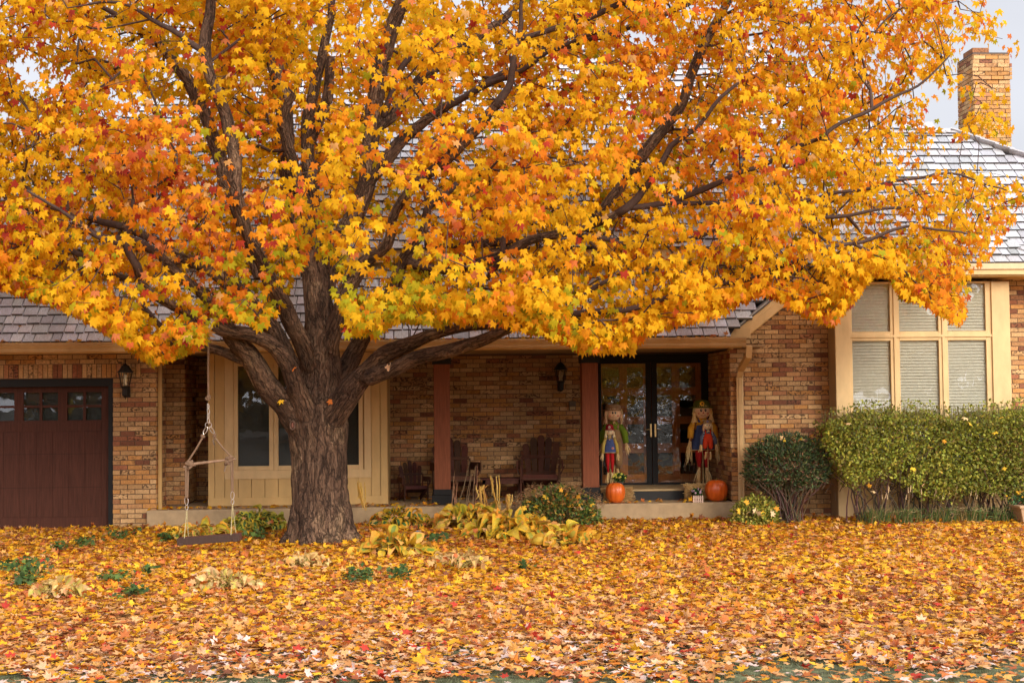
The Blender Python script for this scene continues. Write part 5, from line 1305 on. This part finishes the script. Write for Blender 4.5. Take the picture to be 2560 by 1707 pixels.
ok = (nz_ > -1.0) & ~((P[:, 2] < zm_s - .12) & (rng.random(n) < .55)); P = P[ok]; P *= 1; P[:, 2] = np.minimum(P[:, 2], zt_s + .015 + .05 * fbm(P * 2.5, 8)[:len(P)]); P += rng.normal(0, .035, P.shape); n = len(P)
U = (P - (sx_, sy_, zm_s - .2)) + rng.normal(0, .35, (n, 3)); C = cols([(.07, .11, .045), (.10, .15, .05), (.05, .075, .035), (.16, .17, .06), (.24, .13, .07)], n, .25, [4, 4, 3, 1.5, 2.2])
Tn = np.array([(-.10, 0, 0), (.10, 0, 0), (.16, .5, .05), (-.16, .5, .05), (0.02, 1, -.05), (-.02, 1, -.05)])
V, F, C = scatter(Tn, TF, P, U, rng.normal(0, 1, (n, 3)) + (0, -.8, .5), rng.uniform(.035, .07, n), C)
np_mesh('foliage', V, F, C, M_GREEN, shr)
g = MB()
stems(g, (sx_ + .02, sy_, -.02), lambda: Vector((sx_ + random.uniform(-rx * .95, rx * .95), sy_ + random.uniform(-.42, .42), random.uniform(zm_s - .15, zm_s + .25))), 130, .009, .004, (.13, .085, .06), (.10, .08), .04)
for k in range(300):
    a = random.uniform(-1, 1); b = Vector((sx_ + a * rx * random.uniform(.3, .95), sy_ + random.uniform(-.4, 0), random.uniform(zm_s - .35, zm_s + .1))); g.tube([b, b + Vector((a * .1 + random.gauss(0, .05), random.gauss(0, .05), random.uniform(.05, .2)))], .003, 4, (.14, .09, .06), caps=False)
g.build('stems', M_TWIG, shr)
def drop_leaves(name, pts_, label, nrm=(0, -.5, 1), cat='fallen leaves', size=(.08, .13)):
    P = np.array(pts_); n = len(P)
    V, F, C = scatter(MAPLE[0], MAPLE[1], P, rng.normal(0, 1, (n, 3)) * (1, .5, .5), np.tile(nrm, (n, 1)) + rng.normal(0, .3, (n, 3)), rng.uniform(*size, n), cols([(.82, .50, .04), (.8, .36, .03), (.78, .52, .25)], n, .08), rng.uniform(.3, 1.5, n))
    tag(np_mesh(name, V, F, C, M_LITTER), label, cat, kind='stuff')
drop_leaves('shrub_leaves', [(sx_ + random.uniform(-.45, .45), sy_ - random.uniform(.0, .3), zt_s + random.uniform(-.05, .02)) for _ in range(16)] + [(random.uniform(hx0 + .2, hx1 - 1), hy0 - .0 + random.uniform(-.03, .05), random.uniform(zb_h, zt_h)) for _ in range(15)], 'yellow maple leaves caught on top of the clipped shrubs')

# leafy perennials: small-leaved mounds
def mound(px, py_b, py_t, wpx, Y, label, name, cat, pal, n, ls, spikes=0, fallen=8, seed=1):
    x = X(px, Y); w = wpx / FPX * Y / 2; h = Z(px, py_t, Y); r = empty(name, (x, Y, 0), label, cat)
    P = rng.normal(0, 1, (n, 3)); P /= np.linalg.norm(P, axis=1, keepdims=True); P[:, 2] = np.abs(P[:, 2]); P *= rng.uniform(.4, 1, (n, 1)) ** .6 * (w, min(w, .6), h); P += (x, Y, .02)
    nz_ = fbm(P * 4, seed); P = P[nz_ > -.8]; n = len(P); P += rng.normal(0, .02, P.shape)
    U = (P - (x, Y, -.1)) + rng.normal(0, .4, (n, 3)); C = cols(pal, n, .2)
    V, F, C = scatter(*OVAL, P, U, rng.normal(0, .8, (n, 3)) + (0, -.6, .8), rng.uniform(ls * .7, ls * 1.3, n), C); np_mesh('foliage', V, F, C, M_GREEN, r)
    g = MB()
    for k in range(34 + spikes):
        a = random.uniform(-1, 1); b = Vector((x + a * w * .5, Y + random.uniform(-.2, .2), 0)); t_ = Vector((x + a * w * .95, Y + random.uniform(-.3, .25), h * random.uniform(.7, 1.0) * math.sqrt(max(.1, 1 - a * a * .8)))); g.tube([b, b.lerp(t_, .5) + Vector((0, 0, .05)), t_], .004, 4, (.20, .14, .06), caps=False)
    g.build('stems', M_TWIG, r)
    if spikes:
        g = MB()
        for k in range(spikes):
            a = random.uniform(-1, 1.1); b = Vector((x + a * w, Y + random.uniform(-.3, .3), h * random.uniform(.82, .98) * math.sqrt(max(.2, 1 - a * a * .7))))
            for q in range(16):
                p = b + Vector((random.gauss(0, .012), random.gauss(0, .012), q * .011)); L_ = .055 * (1 - q / 18); g.tube([p, p + Vector((random.gauss(0, 1) * L_, random.gauss(0, 1) * L_, L_ * .7))], .0028, 3, (.36 * random.uniform(.7, 1.2), .20, .09), caps=False)
        g.build('seed_plumes', M_STRAW, r)
    if fallen:
        P = np.array([(x + random.uniform(-1, 1) * w * .85, Y - random.uniform(.05, .4), 0) for _ in range(fallen)]); P[:, 2] = h * np.sqrt(np.clip(1 - ((P[:, 0] - x) / w) ** 2, .1, 1)) * rng.uniform(.45, .98, fallen)
        V, F, C = scatter(MAPLE[0], MAPLE[1], P, rng.normal(0, 1, (fallen, 3)), np.tile([0, -.8, .7], (fallen, 1)) + rng.normal(0, .3, (fallen, 3)), rng.uniform(.09, .14, fallen), cols([(.85, .52, .05), (.82, .38, .04), (.8, .55, .3)], fallen, .08), rng.uniform(.3, 1.5, fallen)); np_mesh('caught_leaves', V, F, C, M_LITTER, r)
mound(1392, 1290, 1218, 215, 21.35, 'bushy green perennial with brown feathery plumes before the second red post', 'perennial_bush', 'plant', [(.09, .15, .03), (.14, .21, .04), (.06, .11, .03), (.30, .26, .05), (.40, .20, .05)], 5200, .055, 46, 22, 3)
mound(1885, 1305, 1240, 130, 21.0, 'low yellow-green bush between the porch step and the round shrub', 'low_bush', 'plant', [(.28, .30, .04), (.42, .38, .06), (.16, .22, .03), (.52, .44, .10)], 2600, .045, 0, 12, 4)

# hostas: broad arching leaves
def hosta_leaf():
    rows = [(0, .02, 0), (.15, .20, .10), (.35, .34, .17), (.58, .35, .16), (.8, .21, .04), (1.0, .02, -.18)]
    v = []
    for y, w, z in rows: v += [(-w, y, z + w * .22), (-w * .4, y, z + .0), (w * .4, y, z + .0), (w, y, z + w * .22)]
    f = [(i * 4 + k, i * 4 + k + 1, i * 4 + k + 5, i * 4 + k + 4) for i in range(5) for k in range(3)]
    return np.array(v), np.array(f)
HL = hosta_leaf()
HG = 'hosta clumps in the bed around the tree'
def hosta(px, py, Y, wpx, hpx, n, pal, cpal, label, size=.22, name='hosta_clump'):
    n = int(n * 2.1); size *= .68 if cpal is not PC and pal is not PALE else .58; hpx *= .60
    x = X(px, Y, py); w = wpx / FPX * Y / 2; h = hpx / FPX * Y; r = empty(name, (x, Y, 0), label, 'plant', HG)
    a = rng.uniform(0, 2 * PI, n); e = rng.uniform(0, 1, n) ** .7
    P = np.stack([x + np.cos(a) * e * w * .75, Y + np.sin(a) * e * w * .6, h * (1 - .75 * e ** 2) * rng.uniform(.55, 1, n) + .04], 1)
    U = np.stack([np.cos(a) * (.4 + e), np.sin(a) * (.4 + e), .25 - 1.2 * e + rng.normal(0, .55, n)], 1) + rng.normal(0, .35, (n, 3)); Nn = np.stack([np.cos(a) * .4, np.sin(a) * .3 - .45, np.ones(n)], 1) + rng.normal(0, .55, (n, 3))
    C = cols(pal, n, .14); V, F, C4 = scatter(*HL, P, U, Nn, rng.uniform(size * .5, size * 1.25, n), C, rng.uniform(-.8, 2.4, n), rng.normal(.1, .5, n))
    cen_ = cols(cpal, n, .12); C4 = C4.reshape(n, len(HL[1]), 4); C4[:, 1::3][:, 0:4] = cen_[:, None]; mixc = C4[:, 0::3]; C4 = C4.reshape(-1, 4)
    np_mesh('leaves', V, F, C4, M_LITTER if False else M_GREEN, r, smooth=True)
    m_ = max(8, n // 5); Q = np.stack([x + rng.normal(0, w * .6, m_), Y + rng.normal(-.1, w * .4, m_), np.zeros(m_)], 1); Q[:, 2] = h * np.clip(1 - .8 * (np.abs(Q[:, 0] - x) / w) ** 2, .15, 1) * rng.uniform(.5, 1.0, m_) + .04
    V, F, C5 = scatter(MAPLE[0], MAPLE[1], Q, rng.normal(0, 1, (m_, 3)), np.tile([0, -.3, 1.], (m_, 1)) + rng.normal(0, .3, (m_, 3)), rng.uniform(.07, .12, m_), cols(PF[:8], m_, .1), rng.uniform(.3, 1.5, m_)); np_mesh('caught_leaves', V, F, C5, M_LITTER, r)
    g = MB()
    for k in range(0, n, 2): b = Vector((x + random.gauss(0, .05), Y + random.gauss(0, .05), 0)); t_ = Vector(P[k]); g.tube([b, b.lerp(t_, .6) + Vector((0, 0, .04)), t_], .006, 4, (.45, .36, .10), caps=False)
    g.build('leaf_stalks', M_TWIG, r)
YEL = [(.64, .38, .03), (.58, .40, .03), (.66, .30, .03), (.60, .34, .08)]; YGC = [(.36, .34, .04), (.52, .38, .04), (.20, .26, .04)]
GRN = [(.42, .40, .05), (.58, .48, .06)]; GC = [(.05, .13, .04), (.08, .17, .04)]
PALE = [(.56, .36, .12), (.62, .41, .16), (.50, .28, .09)]; PC = [(.66, .46, .19), (.50, .44, .09)]
hosta(632, 1310, 21.2, 190, 62, 85, GRN, GC, 'variegated green hosta clump against the slab left of the trunk', .19)
hosta(500, 1335, 19.9, 200, 48, 46, YEL, YGC, 'yellowing hosta behind the swing seat', .22)
hosta(1000, 1290, 21.2, 190, 66, 80, YEL, GC, 'yellow hosta clump at the slab edge right of the trunk', .21)
hosta(1180, 1300, 20.9, 240, 74, 90, YEL, YGC, 'tall yellow hosta clump in front of the dried stalks', .26)
hosta(1290, 1370, 19.3, 290, 86, 90, YEL, YGC, 'largest spreading yellow-green hosta in the middle of the lawn', .30)
hosta(1420, 1400, 18.2, 150, 62, 30, YEL, YGC, 'rightmost droopy yellow hosta at the edge of the open leaf carpet', .27)
hosta(975, 1405, 17.6, 210, 70, 40, YEL, YGC, 'big-leaved yellow hosta just right of the trunk base', .28)
hosta(560, 1510, 14.6, 220, 52, 50, PALE, PC, 'pale collapsed hosta below the swing with a few green leaves', .17)
hosta(760, 1445, 16.3, 160, 46, 36, PALE, PALE, 'bleached hosta remains in front of the trunk', .16)
hosta(1150, 1450, 16.2, 200, 48, 44, PALE, PALE, 'bleached hosta remains below the large yellow clumps', .17)
hosta(150, 1520, 14.2, 170, 50, 36, PALE, PC, 'pale wilted hosta near the left edge of the lawn', .17)

# dark green ivy patches
n = 2300; PP = []
for (px, py, wp) in ((30, 1430, 90), (80, 1445, 70), (285, 1462, 60), (330, 1500, 60), (370, 1448, 40), (210, 1370, 60), (140, 1385, 40), (900, 1455, 80), (1000, 1450, 60), (1090, 1270 + 90, 50), (960, 1365, 50), (1310, 1430, 30), (640, 1350, 60), (420, 1355, 40), (60, 1470, 60), (300, 1350, 60)):
    d0_ = W(px, py, 10); t_ = HCAM / (HCAM - d0_.z); cx, cy = d0_.x * t_, d0_.y * t_
    wr = wp / FPX * cy / 2
    for k in range(int(70 * (wp / 60) ** 1.2)):
        PP.append((cx + random.gauss(0, wr * .55), cy + random.gauss(0, wr * 1.2), .05 + random.uniform(0, .09)))
PP = np.array(PP); n = len(PP)
V, F, C = scatter(MAPLE[0] * (1, 1, .6), MAPLE[1], PP, rng.normal(0, 1, (n, 3)) * (1, 1, .5), np.tile([0, -.4, 1], (n, 1)) + rng.normal(0, .4, (n, 3)), rng.uniform(.05, .10, n), cols([(.04, .075, .02), (.06, .11, .025), (.10, .14, .03)], n, .2), rng.uniform(0, 1, n))
tag(np_mesh('ground_ivy', V, F, C, M_GREEN), 'patches of dark green ground ivy poking through the fallen leaves', 'ground cover', kind='stuff')

# dried stalks by the first post
ds = empty('dried_stalks', (X(1160, 21.5), 21.5, 0), 'thin bare dried flower stalks in front of the first red post', 'plant')
g = MB()
for (a, b, c_, d_) in ((1128, 1275, 1137, 1175), (1125, 1275, 1139, 1200), (1142, 1272, 1134, 1190), (1135, 1272, 1175, 1150), (1165, 1262, 1178, 1185), (1167, 1262, 1180, 1180), (1183, 1262, 1188, 1165), (1185, 1262, 1194, 1158), (1180, 1262, 1190, 1162), (1150, 1275, 1142, 1200), (1135, 1265, 1145, 1205), (1175, 1256, 1173, 1252)):
    A_, B_ = W(a, b + 22, 21.5), W(c_, d_, 21.5); g.tube([A_, A_.lerp(B_, .5) + Vector((random.gauss(0, .012), 0, 0)), B_], [.008, .006, .003], 5, (.30 * random.uniform(.8, 1.2), .17, .09))
g.build('stalks', M_TWIG, ds)
def curled(pts_, label):
    r = empty('dried_plant', (X(pts_[0][0], 21.4), 21.4, 0), label, 'plant', 'golden withered plants by the porch')
    g = MB(); P = [W(a, b, 21.4) for a, b in pts_]
    for k in range(5):
        o = Vector((random.gauss(0, .018), random.gauss(0, .02), 0)); cc = random.choice([(.70, .42, .08), (.62, .34, .06), (.75, .50, .14), (.45, .22, .05)])
        R_ = [.015 * random.uniform(.5, 1.1) * math.sin(PI * min(.95, max(.12, (i + .4) / len(P)))) for i in range(len(P))]
        g.tube([p + o * (1 + i * .5) + Vector((random.gauss(0, .012), 0, 0)) for i, p in enumerate(P)], R_, 5, cc)
    e_ = P[-1]
    for k in range(5): g.tube([e_ + Vector((random.gauss(0, .02), 0, random.uniform(-.25, 0))), e_ + Vector((random.gauss(0, .06), -.03, random.uniform(-.3, .04)))], [.012, .004], 4, (.72, .45, .10))
    g.build('withered_leaves', M_STRAW, r)
curled([(1246, 1275), (1240, 1245), (1234, 1215), (1230, 1188)], 'tallest golden withered plant before the porch table')
curled([(1212, 1270), (1207, 1248), (1203, 1222), (1205, 1212)], 'short withered plant left of the tallest golden one')
curled([(1268, 1300), (1270, 1275), (1274, 1250), (1272, 1235)], 'short withered plant beside the plumed perennial')
curled([(915, 1275), (910, 1250), (905, 1225), (902, 1205)], 'thin pale withered plant between trunk and porch slab')

# grass tufts and planter at the right
def tuft(px, Y, label, n=90, h=.36):
    x = X(px, Y); r = MB()
    for k in range(n):
        a = random.uniform(0, 2 * PI); L_ = h * random.uniform(.5, 1.1); s = random.uniform(.2, 1.0); b = Vector((x + random.gauss(0, .12), Y + random.gauss(0, .08), 0))
        m = b + Vector((math.cos(a) * s * L_ * .3, math.sin(a) * s * L_ * .3, L_ * .6)); t_ = b + Vector((math.cos(a) * s * L_ * .8, math.sin(a) * s * L_ * .8, L_ * (.95 - .4 * s)))
        c = random.choice([(.13, .20, .05), (.18, .25, .07), (.10, .15, .05), (.45, .33, .14)]); r.tube([b, m, t_], [.006, .005, .001], 3, c, caps=False)
    for k in range(5):
        b = Vector((x + random.gauss(0, .1), Y, 0)); t_ = b + Vector((random.uniform(-.02, .16), 0, h * random.uniform(1.2, 1.7))); r.tube([b, t_], [.004, .003], 3, (.45, .32, .16)); r.tube([t_ - (t_ - b) * .15, t_], [.010, .004], 4, (.55, .38, .2))
    tag(r.build('ornamental_grass', M_GREEN, loc=(x, Y, 0)), label, 'grass tuft', 'tufts of ornamental grass under the hedge')
for i, px in enumerate((2185, 2262, 2345, 2425, 2500)):
    tuft(px, 20.5 - .05 * (i % 2), ['leftmost grass tuft under the left end of the hedge', 'second grass tuft from the left under the hedge', 'middle grass tuft under the hedge', 'grass tuft left of the one beside the tan planter', 'grass tuft directly left of the tan planter'][i])
pl = empty('planter', (X(2575, 20.3), 20.3, 0), 'tan planter box with small yellow flowers at the right edge', 'planter')
x = X(2575, 20.3); g = MB(); g.prism([(x - .22, 0), (x + .22, 0), (x + .26, .27), (x - .26, .27)], 20.1, 20.5, (.42, .27, .15)); g.box(x - .28, x + .28, 20.08, 20.52, .25, .29, (.46, .30, .17)); g.build('box', M_PAINT, pl, bevel=.01)
n = 700; P = rng.normal(0, 1, (n, 3)) * (.13, .10, .055) + (x, 20.3, .36); V, F, C = scatter(*OVAL, P, rng.normal(0, 1, (n, 3)) + (0, 0, .6), rng.normal(0, 1, (n, 3)), rng.uniform(.03, .06, n), cols([(.05, .12, .04), (.08, .17, .05)], n)); np_mesh('foliage', V, F, C, M_GREEN, pl)
g = MB()
for k in range(30): g.ball((x + random.gauss(0, .13), 20.25 + random.gauss(0, .1), .40 + random.uniform(0, .08)), .015, (.75, .42, .03), 6, 4)
g.build('blossoms', M_CLOTH, pl)
# small garden spotlight in the leaves
q = W(1047, 1340, 18.7); gl = empty('garden_spotlight', (q.x, 18.7, 0), 'small grey garden spotlight half buried in leaves right of the trunk', 'garden light')
g = MB(); g.tube([(q.x, 18.7, -.02), (q.x, 18.7, .10)], .012, 6, (.1, .1, .1)); g.build('spike', M_PLAIN, gl)
g = MB(); R_ = Vector((.45, -.1, .75)).normalized(); a = Vector((q.x - .05, 18.7, .07)); g.tube([a, a + R_ * .10, a + R_ * .13], [.055, .06, .045], 12, (.13, .14, .16)); g.build('lamp_head', M_PLAIN, gl, bevel=.004)

# ================================================================ the street side behind the viewer (seen in the glass)
g = MB()
def wood_mass(n, xr, yr, h, pal, label, name, z0=0):
    P = []; 
    for k in range(n):
        x, y = rng.uniform(*xr), rng.uniform(*yr); hh = h * rng.uniform(.55, 1.1); m = 60
        q = rng.normal(0, 1, (m, 3)); q /= np.linalg.norm(q, axis=1, keepdims=True); q = q * (1.9, 1.9, hh * .45) + (x, y, z0 + hh * .52); P.append(q)
    P = np.concatenate(P); m = len(P)
    V, F, C = scatter(*OVAL, P, rng.normal(0, 1, (m, 3)), rng.normal(0, 1, (m, 3)), rng.uniform(1.0, 2.0, m), cols(pal, m, .2)); tag(np_mesh(name, V, F, C, M_GREEN), label, 'trees', kind='stuff')
wood_mass(70, (-60, 70), (-60, -48), 1.5, [(.05, .05, .03), (.06, .06, .03), (.12, .08, .03)], 'distant low tree line across the street', 'far_wood')
wood_mass(170, (-46, 52), (-34, -26), 6.0, [(.75, .42, .03), (.7, .34, .03), (.6, .4, .04)], 'row of yellow maples across the street', 'street_maples', 2.2)
